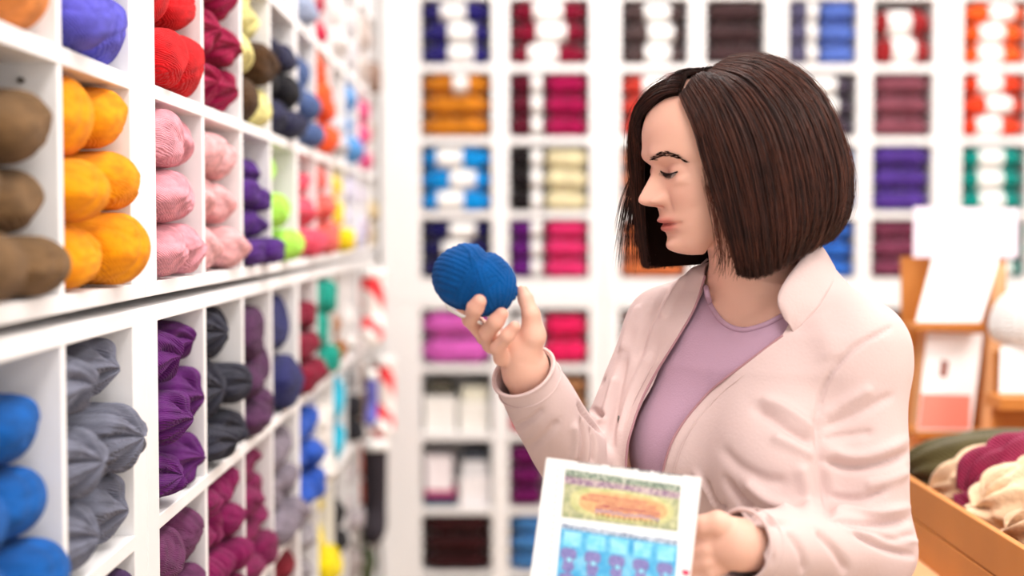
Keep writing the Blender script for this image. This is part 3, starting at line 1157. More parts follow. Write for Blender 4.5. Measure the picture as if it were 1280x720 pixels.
def hairs(name, strands, r0, material, parent, seg=3, tip=0.25):
    """many fine tapering tubes in one mesh; strands: (k, n, 3)"""
    S = np.asarray(strands)
    k, n, _ = S.shape
    T = np.gradient(S, axis=1)
    T /= np.linalg.norm(T, axis=2, keepdims=True) + 1e-12
    ref = np.tile(np.array([0.31, 0.87, 0.37]), (k, n, 1))
    A = np.cross(T, ref)
    A /= np.linalg.norm(A, axis=2, keepdims=True) + 1e-12
    B = np.cross(T, A)
    taper = np.interp(np.linspace(0, 1, n), [0, .1, .75, 1], [.6, 1, .9, tip]) * r0
    V = np.stack([S + (math.cos(2 * PI * s / seg) * A + math.sin(2 * PI * s / seg) * B) * taper[None, :, None] for s in range(seg)], 2)
    V = V.reshape(-1, 3)
    base = (np.arange(k)[:, None] * n + np.arange(n - 1)[None]).reshape(-1) * seg
    F = []
    for s in range(seg):
        t = (s + 1) % seg
        F.append(np.stack([base + s, base + t, base + t + seg, base + s + seg], 1))
    return mesh_obj(name, V, np.concatenate(F), material, parent, True)


rs = np.random.RandomState(3)
br = []
for i in range(90):
    t = i / 89
    x = 812.5 + t * 43
    y0 = np.interp(t, [0, .2, .45, .7, 1], [199.5, 194, 191.5, 194, 201])
    th = np.interp(t, [0, .25, .6, 1], [2.5, 3.4, 2.6, .6])
    y = y0 + rs.uniform(-th, th)
    L = rs.uniform(4, 7)
    a, _n = on_head(x, y, .0006)
    b, _n = on_head(x + L, y + rs.uniform(-.8, 1.0) - 1.2 + 3 * t, .0010)
    br.append([a, (a + b) / 2 + _n * .0003, b])
hairs('eyebrow', br, .00060, M_HAIRB, person)
la = []
for i in range(26):
    t = i / 25
    x = np.interp(t, [0, 1], [827, 846])
    y = np.interp(t, [0, .4, .75, 1], [214.5, 217.8, 218, 215])
    a, n_ = on_head(x, y, .0008)
    b = a + n_ * .0035 + HF * .003 - HU * rs.uniform(.003, .0055) * 1.0 + HL * (t - .3) * .004
    la.append([a, (a + b) / 2 + n_ * .0008, b])
hairs('eyelashes', la, .00026, M_DARK, person)


# ------------------------------------------------------------------ shirt
def table_lz(pix, fn):
    pts = np.array([march(x, y, fn) for x, y in pix])
    f, l, z = bloc(pts)
    return pts, l, z


V, F = mesh_sdf(shirt_sdf, (.02, 1.60, .80), (.62, 2.12, 1.37), .004)
V = relax(V, F, 2, .5)
NECKLINE = [(880, 338), (882, 358), (888, 380), (899, 398), (914, 409), (932, 412), (955, 406), (975, 396), (992, 386)]
npts, nl_, nz_ = table_lz(NECKLINE, shirt_sdf)
o_ = np.argsort(nl_)
f_, l_, z_ = bloc(V)
zn = np.interp(l_, nl_[o_], nz_[o_], left=nz_[o_][0] + .0, right=nz_[o_][-1] + .0)
zn = np.where(f_ > -.01, zn, 1.30)
V, F = clip_mesh(V, F, np.minimum(zn - z_, z_ - .83))
shirt = mesh_obj('shirt', V, F, M_SHIRT, person, True)
shirt['label'] = 'lilac round-necked jersey top'
m = shirt.modifiers.new('thickness', 'SOLIDIFY')
m.thickness = .002
m.offset = 0
ncurve = catmull(npts, 70) + np.array([0, -.002, 0])
vv, ff = tube(ncurve, .0036, 8)
mesh_obj('neckband', vv, ff, M_SHIRT, shirt, True)

# ------------------------------------------------------------------ jacket
V, F = mesh_sdf(jacket_sdf, (-.10, 1.47, .80), (.66, 2.14, 1.38), .0034)
V = relax(V, F, 2, .5)
LAP_N = [(990, 372), (990, 396), (978, 419), (942, 446), (910, 470), (887, 489), (868, 510), (851, 532), (838, 556), (828, 590), (820, 640), (815, 700)]
LAP_F = [(884, 330), (881, 345), (868, 385), (844, 427), (820, 465), (802, 500), (790, 535), (784, 560), (782, 600), (783, 650), (786, 700)]
pn, ln_, zn_ = table_lz(LAP_N, jacket_sdf)
pf_, lf_, zf_ = table_lz(LAP_F, jacket_sdf)
NRM = vnormals(V, F)
FOLDS = [
    # near sleeve
    ([(1116, 408), (1075, 430), (1045, 458), (1028, 490), (1021, 531)], -.0028, .0032),
    ([(1021, 520), (1027, 560), (1034, 610), (1040, 650)], -.0055, .008),
    ([(1033, 575), (1060, 584), (1094, 581), (1125, 572), (1147, 560)], -.0050, .0060),
    ([(1035, 562), (1065, 570), (1095, 566), (1146, 545)], .0035, .0080),
    ([(1040, 620), (1060, 623), (1082, 622), (1110, 612)], -.0040, .0050),
    ([(1040, 645), (1065, 650), (1094, 654), (1125, 652), (1149, 646)], -.0055, .0050),
    ([(1040, 634), (1070, 638), (1100, 640), (1148, 632)], .0040, .0060),
    ([(1057, 655), (1085, 664), (1118, 673), (1149, 668)], -.0050, .0046),
    ([(1066, 664), (1090, 678), (1115, 688), (1143, 694)], -.0050, .0046),
    ([(1060, 661), (1100, 669), (1146, 676)], .0036, .0050),
    ([(1026, 536), (1060, 522), (1090, 508), (1118, 494)], -.0026, .0060),
    ([(1030, 520), (1062, 500), (1092, 485)], .0026, .0080),
    ([(1030, 548), (1060, 545), (1092, 540)], -.0024, .0060),
    ([(1138, 590), (1110, 600), (1080, 606)], .0025, .0080),
    # chest and flank
    ([(945, 512), (965, 522), (990, 540), (1018, 556)], -.0050, .0080),
    ([(950, 500), (975, 508), (1000, 524), (1019, 538)], .0042, .0090),
    ([(965, 545), (990, 556), (1016, 570)], .0030, .0090),
    ([(900, 560), (925, 585), (955, 600), (985, 604)], -.0028, .0100),
    ([(905, 600), (925, 625), (950, 645), (985, 655)], -.0060, .0080),
    ([(880, 600), (892, 625), (908, 643)], -.0050, .0060),
    ([(930, 600), (955, 622), (985, 636)], .0045, .0090),
    ([(868, 590), (882, 612), (895, 636)], .0035, .0060),
    ([(1000, 580), (1008, 610), (1012, 640)], .0035, .0100),
    # near forearm
    ([(930, 656), (938, 672), (942, 700)], -.0030, .0050),
    ([(955, 664), (962, 680), (966, 705)], -.0036, .0050),
    ([(985, 664), (1000, 690), (1005, 716)], -.0030, .0060),
    ([(1020, 664), (1045, 690), (1060, 716)], -.0036, .0070),
    # far arm
    ([(722, 506), (732, 518), (742, 530), (751, 540)], -.0060, .0050),
    ([(733, 508), (744, 514), (755, 521)], -.0050, .0045),
    ([(726, 522), (730, 545), (728, 570), (722, 594)], -.0045, .0050),
    ([(738, 535), (742, 555), (740, 580)], -.0045, .0045),
    ([(716, 528), (719, 550), (716, 575)], .0035, .0060),
    ([(645, 534), (662, 526), (678, 512)], -.0026, .0050),
    ([(660, 560), (680, 545), (698, 525)], -.0022, .0070),
    ([(762, 420), (757, 450), (752, 480)], -.0028, .0080),
    ([(800, 380), (785, 410), (778, 440)], .0030, .0100),
    # far front panel
    ([(836, 352), (822, 380), (806, 415), (796, 450)], -.0040, .0085),
    ([(858, 345), (842, 370), (828, 400)], .0035, .0080),
    ([(782, 445), (774, 480), (766, 520), (760, 570)], -.0036, .0070),
    ([(815, 440), (798, 470), (782, 510), (772, 560)], .0030, .0080),
    ([(770, 470), (760, 500), (752, 530)], .0035, .0080),
    # shoulder and hem of the collar
    ([(1015, 395), (1030, 420), (1040, 450)], .0018, .0200),
]
V = stroke_disp(V, NRM, [(p_, a * 1.9, w_ * .85) for p_, a, w_ in FOLDS], jacket_sdf)
rs = np.random.RandomState(5)
wob = np.zeros(len(V))
for _ in range(10):
    k = rs.normal(size=3) * 28
    wob += .0005 * np.sin(V @ k + rs.uniform(0, 6))
V = V + NRM * wob[:, None]
f_, l_, z_ = bloc(V)
on, of = np.argsort(zn_), np.argsort(zf_)
lN = np.interp(z_, zn_[on], ln_[on])
lF = np.interp(z_, zf_[of], lf_[of])
gap = np.minimum(l_ - lF, lN - l_)             # >0 between the two edges
s_open = np.where(f_ > .0, -gap, .05)
neck_ax = np.hypot(f_ + .012, l_)
s_neck = np.where(z_ > 1.285, neck_ax - .074, .05)


def cuff_plane(V, E, Wr, ext):
    d = (Wr - E) / np.linalg.norm(Wr - E)
    c = Wr + d * ext
    s = (c - V) @ d
    return np.where(np.linalg.norm(V - c, axis=1) < .09, s, .05), c, d


sL, cL, dL = cuff_plane(V, EL_L, WR_L, -.002)
sR, cR, dR = cuff_plane(V, EL_R, WR_R, .002)
V, F = clip_mesh(V, F, np.minimum.reduce([s_open, s_neck, sL, sR, z_ - .835]))
jacket = mesh_obj('jacket', V, F, M_JACKET, person, True)
jacket['label'] = 'pale pink zip jacket worn open'
m = jacket.modifiers.new('thickness', 'SOLIDIFY')
m.thickness = .0028
m.offset = -1
for nm, pts in (('near', pn[2:]), ('far', pf_[1:])):
    c = catmull(pts, 90) + np.array([0, -.0012, 0])
    vv, ff = tube(c, .0017, 6)
    mesh_obj('edge_binding', vv, ff, M_TRIM, jacket, True)
# second stitched line beside each edge
for dx, pts in ((13, LAP_N[3:]), (-9, LAP_F[3:])):
    c = catmull([march(x + dx, y + (4 if dx > 0 else 0), jacket_sdf) for x, y in pts], 80) + np.array([0, -.0006, 0])
    vv, ff = tube(c, .0009, 6)
    mesh_obj('stitched_seam', vv, ff, M_JACKET, jacket, True)
# cuffs: a turned hem ring on each sleeve
for c, d, r, nm in ((cR, dR, .0400, 'r'), (cL, dL, .0392, 'l')):
    a = np.cross(d, [0, 0, 1.0])
    a /= np.linalg.norm(a)
    b = np.cross(d, a)
    fnr = jacket_sdf
    for back, tr in ((0.0, .0024), (.020, .0011)):
        ring = []
        for k in range(49):
            t = 2 * PI * k / 48
            dirn = math.cos(t) * a + math.sin(t) * b
            o0 = c - d * back
            rr = .02
            for _ in range(60):
                if float(fnr((o0 + dirn * rr)[None])[0]) >= -.0006:
                    break
                rr += .0006
            ring.append(o0 + dirn * rr)
        vv, ff = tube(ring, tr, 6, cap=False)
        mesh_obj('cuff_hem', vv, ff, M_JACKET, jacket, True)

# stand-up collar: a thick band that rises from the neck opening
def w3(t):
    return P(*t)


ct = catmull([w3(t) for t in [(981, 398, 1.762), (972, 374, 1.765), (984, 347, 1.775), (1008, 316, 1.80), (1018, 300, 1.86), (1000, 296, 1.93), (950, 302, 1.975),
                              (905, 312, 1.965), (882, 326, 1.93), (874, 340, 1.915)]], 80)
cb = catmull([w3(t) for t in [(990, 412, 1.757), (1003, 396, 1.752), (1026, 370, 1.765), (1046, 347, 1.80), (1050, 334, 1.87), (1025, 330, 1.95), (960, 335, 2.01),
                              (900, 342, 2.00), (860, 352, 1.955), (858, 366, 1.935)]], 80)
VV, FF = [], []
R_ = 10
for i in range(80):
    for j in range(R_):
        t = j / (R_ - 1)
        p = ct[i] * (1 - t) + cb[i] * t
        out = np.array([p[0] - NB[0], p[1] - NB[1], 0])
        out /= np.linalg.norm(out)
        pj = p.copy()
        for _ in range(4):       # the foot of the collar is sewn into the jacket
            dd_ = float(jacket_sdf(pj[None])[0]) + .0025
            gr = np.array([float(jacket_sdf((pj + k)[None])[0] - jacket_sdf((pj - k)[None])[0]) for k in np.eye(3) * .002])
            pj = pj - gr / (np.linalg.norm(gr) + 1e-9) * dd_
        wq = t ** 2.5
        VV.append((p + out * (.002 * math.sin(PI * t))) * (1 - wq) + pj * wq)
for i in range(79):
    for j in range(R_ - 1):
        a = i * R_ + j
        FF.append((a, a + 1, a + R_ + 1, a + R_))
collar = mesh_obj('collar', VV, FF, M_JACKET, jacket, True)
m = collar.modifiers.new('thickness', 'SOLIDIFY')
m.thickness = .0032
m.offset = 0
# small zip pull near the open edge
zp, zn2 = march(773, 524, jacket_sdf), None
vv, ff = tube([zp + np.array([0, -.002, .005]), zp + np.array([0, -.003, 0]), zp + np.array([0, -.002, -.006])], [.0012, .0018, .0012], 6)
mesh_obj('snap_button', vv, ff, M_STEEL, jacket, True)

# ------------------------------------------------------------------ trousers and shoes (below the picture, she stands on the floor)
def legs_sdf(p):
    f, l, z = bloc(p)
    q = np.stack([f, l, z], 1)
    d = ell(q, (-.01, 0, .83), (.125, .178, .13))
    for s in (1, -1):
        d = smin(d, smin(cap(q, (0, s * .085, .80), (.015, s * .095, .46), .088, .062), cap(q, (.015, s * .095, .46), (-.01, s * .10, .07), .060, .052), .02), .03)
    return np.maximum(np.maximum(d, .055 - z), z - .90)


V, F = mesh_sdf(legs_sdf, (.02, 1.60, .03), (.62, 2.14, .93), .008)
V = relax(V, F, 2, .5)
mesh_obj('trousers', V, F, M_JEANS, person, True)['label'] = 'blue denim trousers'


def shoe_sdf(s):
    def fn(p):
        f, l, z = bloc(p)
        q = np.stack([f, l, z], 1)
        d = smin(cap(q, (-.035, s * .10, .045), (.12, s * .11, .035), .042, .036), cap(q, (-.02, s * .10, .06), (-.015, s * .10, .10), .04, .044), .03)
        return np.maximum(d, .0015 - z)
    return fn


for s in (1, -1):
    c = bworld(.04, s * .105, 0)
    V, F = mesh_sdf(shoe_sdf(s), c + [-.17, -.17, -.01], c + [.17, .17, .17], .006)
    V = relax(V, F, 2, .5)
    V[:, 2] = np.maximum(V[:, 2], 0.0012)
    mesh_obj('shoe', V, F, M_SHOE, person, True)

# ------------------------------------------------------------------ hair
GUIDES = [
    [(854, 127, -.055), (866, 160, -.078), (878, 200, -.090), (893, 245, -.096), (907, 290, -.096), (918, 325, -.091), (922, 343, -.086)],
    [(866, 110, -.050), (888, 145, -.084), (908, 195, -.101), (922, 245, -.108), (931, 292, -.107), (937, 328, -.100), (940, 348, -.094)],
    [(878, 96, -.042), (912, 122, -.082), (938, 172, -.106), (953, 230, -.113), (961, 286, -.111), (962, 324, -.101), (962, 343, -.094)],
    [(890, 84, -.034), (936, 98, -.070), (976, 150, -.098), (997, 218, -.108), (1003, 276, -.103), (994, 311, -.090), (985, 330, -.083)],
    [(901, 76, -.026), (952, 82, -.052), (1002, 126, -.078), (1030, 192, -.088), (1038, 248, -.084), (1029, 290, -.070), (1013, 314, -.062)],
    [(910, 71, -.016), (966, 74, -.026), (1020, 114, -.042), (1050, 180, -.048), (1059, 228, -.046), (1055, 272, -.040), (1038, 300, -.034)],
    [(912, 70, -.006), (970, 74, .004), (1023, 116, .008), (1053, 180, .012), (1061, 226, .012), (1055, 272, .012), (1034, 300, .010)],
    [(908, 72, .006), (960, 78, .036), (1008, 120, .058), (1036, 182, .066), (1042, 236, .066), (1034, 284, .060), (1012, 310, .056)],
    [(900, 77, .006), (922, 88, .062), (948, 138, .092), (962, 198, .102), (960, 256, .102), (950, 300, .096), (938, 326, .090)],
    [(890, 84, -.002), (880, 94, .052), (868, 140, .086), (860, 200, .098), (852, 258, .098), (844, 305, .092), (838, 334, .088)],
    [(880, 93, -.012), (840, 98, .024), (812, 134, .060), (800, 190, .078), (802, 240, .082), (810, 292, .080), (816, 334, .076)],
    [(868, 107, -.030), (828, 106, -.004), (797, 134, .028), (788, 172, .050), (790, 222, .064), (798, 280, .066), (806, 334, .064)],
    [(855, 125, -.050), (834, 126, -.040), (812, 138, -.018), (800, 168, .020), (800, 215, .044), (802, 272, .052), (808, 330, .052)],
]
GW = np.array([[P(x, y, 1.85 + d) for x, y, d in g] for g in GUIDES])


def hair_surface(u, v):
    """u in [0, 12] round the head from the near front edge to the far one, v in [0, 1] root to tip"""
    u = np.atleast_1d(u)
    v = np.atleast_1d(v)

    def cr(A, t, n):      # A: (n, ..., 3) control points, t: (m,)
        i = np.clip(t.astype(int), 0, n - 2)
        f = t - i
        a = [np.clip(i + k, 0, n - 1) for k in (-1, 0, 1, 2)]
        w = [(-f + 2 * f ** 2 - f ** 3) / 2, (2 - 5 * f ** 2 + 3 * f ** 3) / 2, (f + 4 * f ** 2 - 3 * f ** 3) / 2, (-f ** 2 + f ** 3) / 2]
        return a, w
    a, w = cr(None, np.clip(u, 0, 11.999), 13)
    b, x = cr(None, np.clip(v, 0, 1) * 5.9999, 7)
    out = 0
    for i in range(4):
        for j in range(4):
            out = out + GW[a[i], b[j]] * (w[i] * x[j])[:, None]
    over = np.maximum(v - 1, 0)[:, None]
    return clear_scalp(out - over * np.array([0, 0, .10]), .0085)


def clear_scalp(X, gap):
    """keeps hair outside the skull"""
    for _ in range(2):
        d = head_sdf(X)
        m = np.where((d < gap) & (hloc(X)[:, 2] > -.02))[0]
        if not len(m):
            break
        e = .003
        g = np.stack([head_sdf(X[m] + k) - head_sdf(X[m] - k) for k in np.eye(3) * e], 1)
        g /= np.linalg.norm(g, axis=1, keepdims=True) + 1e-12
        X = X.copy()
        X[m] += g * (gap - d[m])[:, None]
    return X


# under layer: a closed cap just below the strands
nu, nv = 110, 46
uu, vv_ = np.meshgrid(np.linspace(0, 12, nu), np.linspace(0, .99, nv), indexing='ij')
S = hair_surface(uu.ravel(), vv_.ravel()).reshape(nu, nv, 3)
cen = HO + np.array([.03, 0, -.02])
du, dv = np.gradient(S, axis=0), np.gradient(S, axis=1)
NN = np.cross(du, dv)
NN /= np.linalg.norm(NN, axis=2, keepdims=True) + 1e-12
flip = np.sign(((S - cen) * NN).sum(2))
NN = NN * np.where(flip == 0, 1, flip)[..., None]
inset = .0050 + 0 * uu
U_ = (S - NN * inset[..., None]).reshape(-1, 3)
FU = []
for i in range(nu - 1):
    for j in range(nv - 1):
        a = i * nv + j
        FU.append((a, a + 1, a + nv + 1, a + nv))
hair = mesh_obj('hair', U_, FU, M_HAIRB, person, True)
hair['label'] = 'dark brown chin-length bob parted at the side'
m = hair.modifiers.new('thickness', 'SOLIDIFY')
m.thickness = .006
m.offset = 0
rs = np.random.RandomState(11)


def strand_set(n, ulo, uhi, lift, seed, npt=16, wave=.0016, vmax=(.94, 1.02), vmin=(0, .06)):
    r = np.random.RandomState(seed)
    u0 = r.uniform(ulo, uhi, n)
    clump = np.round(u0 * 13) / 13
    tv = np.linspace(0, 1, npt)
    va, vb = r.uniform(*vmin, n), r.uniform(*vmax, n)
    v = va[:, None] + (vb - va)[:, None] * tv[None]
    u = u0[:, None] + (r.normal(size=n) * .22)[:, None] * tv[None] ** 2 + (clump - u0)[:, None] * .55 * (tv[None] ** 1.5)
    u = np.clip(u, 0, 12)
    base = hair_surface(u.ravel(), v.ravel())
    e = .01
    a = hair_surface(np.clip(u.ravel() + 5 * e, 0, 12), v.ravel()) - hair_surface(np.clip(u.ravel() - 5 * e, 0, 12), v.ravel())
    b = hair_surface(u.ravel(), v.ravel() + e) - hair_surface(u.ravel(), v.ravel() - e)
    N = np.cross(a, b)
    N /= np.linalg.norm(N, axis=1, keepdims=True) + 1e-12
    s = np.sign(((base - cen) * N).sum(1))
    N *= np.where(s == 0, 1, s)[:, None]
    L = r.uniform(*lift, n)[:, None] + .0012 * np.sin(u * 17 + 2.3 * np.sin(v * 4)) + .0008 * np.sin(u * 41 + v * 5) + wave * np.sin(tv[None] * r.uniform(3, 9, n)[:, None] + r.uniform(0, 6, n)[:, None])
    L = L * (.35 + .65 * np.minimum(1, tv[None] * 4))
    jit = (r.normal(size=(n, 3)) * .0010)[:, None, :] * tv[None, :, None]
    return (base + N * L.reshape(-1)[:, None]).reshape(n, npt, 3) + jit


hairs('hair_strands', strand_set(7000, 0, 12, (-.0035, .0015), 1), .00050, M_HAIR, hair)
hairs('hair_strands', strand_set(900, 0, 12, (-.002, .0025), 2, wave=.0022), .00040, M_HAIR2, hair)
# loose flyaways and the wisps along the cheek and beyond the face
fly = strand_set(160, 0, 12, (.002, .006), 3, wave=.004, vmax=(.7, 1.05))
hairs('flyaway_hairs', fly, .00022, M_HAIR2, hair)
wis = []
for i in range(70):
    t = rs.uniform()
    x0, x1 = 884 + 14 * t + rs.normal() * 2, 896 + 22 * t + rs.normal() * 3
    y0, y1 = rs.uniform(200, 235), rs.uniform(318, 352)
    d0 = -.093 - rs.uniform(0, .004)
    wis.append(catmull([P(x0 - 6, y0, 1.85 + d0), P((x0 + x1) / 2 + rs.normal() * 1.5, (y0 + y1) / 2 - 10, 1.85 - .094), P(x1 + 2, y1 - 22, 1.85 - .088), P(x1 + rs.normal() * 3, y1, 1.85 - .080)], 14))
hairs('cheek_wisps', wis, .00036, M_HAIR2, hair)
far = []
for i in range(200):
    x0 = rs.uniform(790, 806)
    x1 = x0 - rs.uniform(-10, 26)
    y1 = rs.uniform(270, 345)
    far.append(catmull([P(x0 + 4, 165, 1.90), P(x0, 210, 1.915), P((x0 + x1) / 2 - 3, (210 + y1) / 2, 1.92), P(x1, y1, 1.915 + rs.uniform(-.01, .01))], 14))
hairs('loose_far_strands', far, .00034, M_HAIR, hair)

# ------------------------------------------------------------------ the ball of blue yarn in her raised hand
BV, BF_ = sphere_grid(220, 150)
r = np.random.RandomState(4)
d = np.zeros(len(BV))


def lay(n, c, w, freq, rip, lob, k):
    global d
    n = np.array(n, float)
    n /= np.linalg.norm(n)
    t = BV @ n - c
    m = smooth01((w - np.abs(t)) / .04)
    ph = t * freq + .5 * np.sin(BV @ np.array([2.1, 3.3, 1.2]) * 2)
    h = lob * (1 - .5 * (t / w) ** 2) + 1.5 * rip * (np.abs(np.cos(ph)) ** .6 - .5) + .004 * k
    d = d * (1 - m) + h * m


lay((0, .2, 1), 0, 1.2, 19, .020, .02, 0)          # long strands over the blunt end
lay((.15, .3, 1), -.1, .9, 20, .020, .03, 1)
lay((1, .25, .35), .30, .42, 26, .022, .050, 2)     # diagonal wraps round the other half
lay((1, -.3, -.15), .42, .34, 28, .022, .060, 3)
lay((1, .1, .55), .20, .16, 28, .020, .075, 4)
lay((.55, .3, 1), .52, .20, 22, .018, .05, 5)
lay((1, .3, .10), .72, .20, 28, .020, .05, 6)
shape = BV * (0.92 + d)[:, None]
# a shallow waist makes the two lobes
shape[:, 1:] *= (1 - .10 * np.exp(-((BV[:, 0] - .02) / .12) ** 2))[:, None]
shape[:, 1:] *= np.interp(BV[:, 0], [-1, 0, 1], [1.10, 1.0, .94])[:, None]
bc = P(593, 351, 1.716)
ball = mesh_obj('yarn_ball', shape * np.array([.0550, .0370, .0425]), [tuple(f) for f in BF_], mat('cobalt_wool', (2, 74, 138), .9, .08, sheen=.05, bump=('noise', 420, .5, 0, .004), vary=.2, vscale=40), None, True)
ball.location = bc
ball.rotation_euler = (0, math.radians(20), math.radians(-8))
thing(ball, 'cobalt blue yarn ball held up in the raised hand of the woman', 'yarn')
# its paper label, curling out underneath
lv, lf = [], []
for i in range(14):
    t = i / 13
    x, y = 556 + 46 * t, 380 + 22 * t + 3 * math.sin(t * 3)
    a = P(x, y, 1.694 + .02 * abs(t - .5))
    b = P(x + 2, y + 6.5 - 2 * t, 1.722)
    lv += [a, (a + b) / 2 + np.array([0, 0, -.001]), b]
for i in range(13):
    a = 3 * i
    lf += [(a, a + 1, a + 4, a + 3), (a + 1, a + 2, a + 5, a + 4)]
lab = mesh_obj('paper_band', lv, lf, M_PAPER, None, True)
lab.parent = ball
bpy.context.view_layer.update()
lab.matrix_parent_inverse = ball.matrix_world.inverted()
m = lab.modifiers.new('thickness', 'SOLIDIFY')
m.thickness = .0006

# ------------------------------------------------------------------ the magazine held against her front
mTL, mTR = P(683, 572, 1.565), P(877, 597, 1.535)
mBL = P(656, 838, 1.505)
ex_ = (mTR - mTL)
wM = np.linalg.norm(ex_)
ex_ = ex_ / wM
ey_ = (mBL - mTL)
ey_ = ey_ - ex_ * (ey_ @ ex_)
hM = np.linalg.norm(ey_)
ey_ = ey_ / hM
en_ = np.cross(ex_, -ey_)            # towards the camera
if en_[1] > 0:
    en_ = -en_
RT = Matrix((Vector(ex_), Vector(-ey_), Vector(en_))).transposed().to_4x4()
MM = Matrix.Translation(Vector(mTL)) @ RT
minv = np.array(MM.inverted())


def mag(px, py):
    """pixel -> (x, y) on the face of the magazine, in metres from its top left corner"""
    d = RC @ np.array([(px - 640) / FPX, (360 - py) / FPX, -1.0])
    o = np.array([0, 0, CAM_Z])
    t = ((mTL - o) @ en_) / (d @ en_)
    q = minv @ np.append(o + d * t, 1)
    return q[0], q[1]


magazine = box('magazine', (0, -hM, -.004), (wM, 0, 0), M_PAPER, None, .0006)
magazine.matrix_world = MM
thing(magazine, 'white magazine with coloured picture panels held in front of the woman', 'magazine')


def plate(name, corners, material, z0=0.0001, z1=0.0005, parent=magazine):
    q = [mag(*c) for c in corners]
    V = [(x, y, z1) for x, y in q] + [(x, y, z0) for x, y in q]
    n = len(q)
    F = [tuple(range(n))[::-1], tuple(range(n, 2 * n))] + [(i, (i + 1) % n, (i + 1) % n + n, i + n) for i in range(n)]
    return mesh_obj(name, V, F, material, parent)


def print_mat(name, c1, c2, scale, c3=None, stretch=(1, 1, 1), det=4):
    m = bpy.data.materials.new(name)
    m.use_nodes = True
    nt = m.node_tree
    b = nt.nodes['Principled BSDF']
    b.inputs['Roughness'].default_value = .35
    tc = nt.nodes.new('ShaderNodeTexCoord')
    mp = nt.nodes.new('ShaderNodeMapping')
    mp.inputs['Scale'].default_value = stretch
    n = nt.nodes.new('ShaderNodeTexNoise')
    n.inputs['Scale'].default_value = scale
    n.inputs['Detail'].default_value = det
    n.inputs['Roughness'].default_value = .7
    rp = nt.nodes.new('ShaderNodeValToRGB')
    e = rp.color_ramp.elements
    e[0].position, e[1].position = .38, .62
    e[0].color, e[1].color = (*s2l(c1), 1), (*s2l(c2), 1)
    if c3:
        x = e.new(.5)
        x.color = (*s2l(c3), 1)
    nt.links.new(tc.outputs['Object'], mp.inputs[0])
    nt.links.new(mp.outputs[0], n.inputs['Vector'])
    nt.links.new(n.outputs[0], rp.inputs[0])
    nt.links.new(rp.outputs[0], b.inputs['Base Color'])
    return m


def lerp2(c, s, t):
    (ax, ay), (bx, by), (cx, cy), (dx, dy) = c      # TL TR BR BL
    return ((ax * (1 - s) + bx * s) * (1 - t) + (dx * (1 - s) + cx * s) * t, (ay * (1 - s) + by * s) * (1 - t) + (dy * (1 - s) + cy * s) * t)


C1 = [(707, 586), (851, 607), (847, 664), (702, 646)]
C2 = [(702, 654), (848, 676), (838, 800), (690, 775)]
P1 = plate('upper_picture', C1, print_mat('print_green_grey', (150, 160, 120), (206, 206, 160), 160, (178, 178, 138)))
P2 = plate('lower_picture', C2, print_mat('print_blue', (62, 160, 214), (130, 200, 232), 60, (90, 182, 224)))


def sub(name, C, s0, t0, s1, t1, material, parent, z=.0005):
    return plate(name, [lerp2(C, s0, t0), lerp2(C, s1, t0), lerp2(C, s1, t1), lerp2(C, s0, t1)], material, z, z + .0002, parent)


def blob(name, C, cs, ct, rs_, rt, material, parent, z, n=28, pw=2.6, wob=0.0):
    pts = []
    for k in range(n):
        a = 2 * PI * k / n
        ca, sa = math.cos(a), math.sin(a)
        r = 1 + wob * math.sin(5 * a + cs * 9)
        pts.append(lerp2(C, cs + rs_ * r * math.copysign(abs(ca) ** (2 / pw), ca), ct + rt * r * math.copysign(abs(sa) ** (2 / pw), sa)))
    return plate(name, pts, material, z, z + .0002, parent)


sub('ornament_strip', C1, 0, 0, 1, .14, print_mat('print_lace_dark', (70, 84, 84), (214, 216, 200), 330, (130, 150, 128)), P1)
sub('ornament_strip', C1, 0, .15, 1, .30, print_mat('print_lace_pink', (110, 70, 120), (222, 206, 200), 300, (176, 150, 160)), P1)
blob('oval_ground', C1, .51, .62, .45, .34, print_mat('print_olive', (188, 190, 128), (220, 214, 158), 90), P1, .0007)
blob('oval_centre', C1, .52, .62, .38, .25, print_mat('print_orange', (212, 150, 104), (236, 192, 136), 140, (226, 172, 120), (1, 3, 1)), P1, .0009)
ML = print_mat('print_red_lines', (150, 50, 70), (200, 100, 110), 500)
for i, (t, s0, s1) in enumerate([(.47, .20, .72), (.55, .16, .80), (.63, .30, .84)]):
    sub('pattern_line', C1, s0, t, s1, t + .025, ML, P1, .0011)
rr = random.Random(2)
MP_ = print_mat('print_purple_motif', (104, 106, 170), (150, 140, 196), 420)
for row, (t, n, m_) in enumerate([(.70, 18, ML), (.79, 16, MP_), (.87, 12, print_mat('print_dark_motif', (90, 60, 50), (160, 110, 60), 300))]):
    for i in range(n):
        s = .28 + .56 * (i + .5) / n
        blob('pattern_mark', C1, s, t + rr.uniform(-.02, .02), .012, .03, m_, P1, .0011, 8)
# lower picture: pale band, five vase-shaped motifs
sub('ornament_strip', C2, 0, 0, 1, .05, print_mat('print_navy_lace', (50, 80, 130), (220, 230, 240), 330), P2)
MC = print_mat('print_cyan', (110, 206, 236), (160, 224, 240), 80)
for i in range(5):
    s = .03 + .2 * i
    sub('pale_tile', C2, s, .07, s + .15, .22, MC, P2)
    cs = .085 + .205 * i
    blob('vase_motif', C2, cs, .30, .070, .060, MP_, P2, .0009, 20, 3)
    blob('vase_motif', C2, cs + .005, .42, .050, .075, MP_, P2, .0009, 20, 2.2, .12)
    blob('vase_motif', C2, cs, .56, .066, .060, MP_, P2, .0009, 20, 3)
    blob('vase_highlight', C2, cs + .01, .36, .020, .022, MC, P2, .0012, 10)
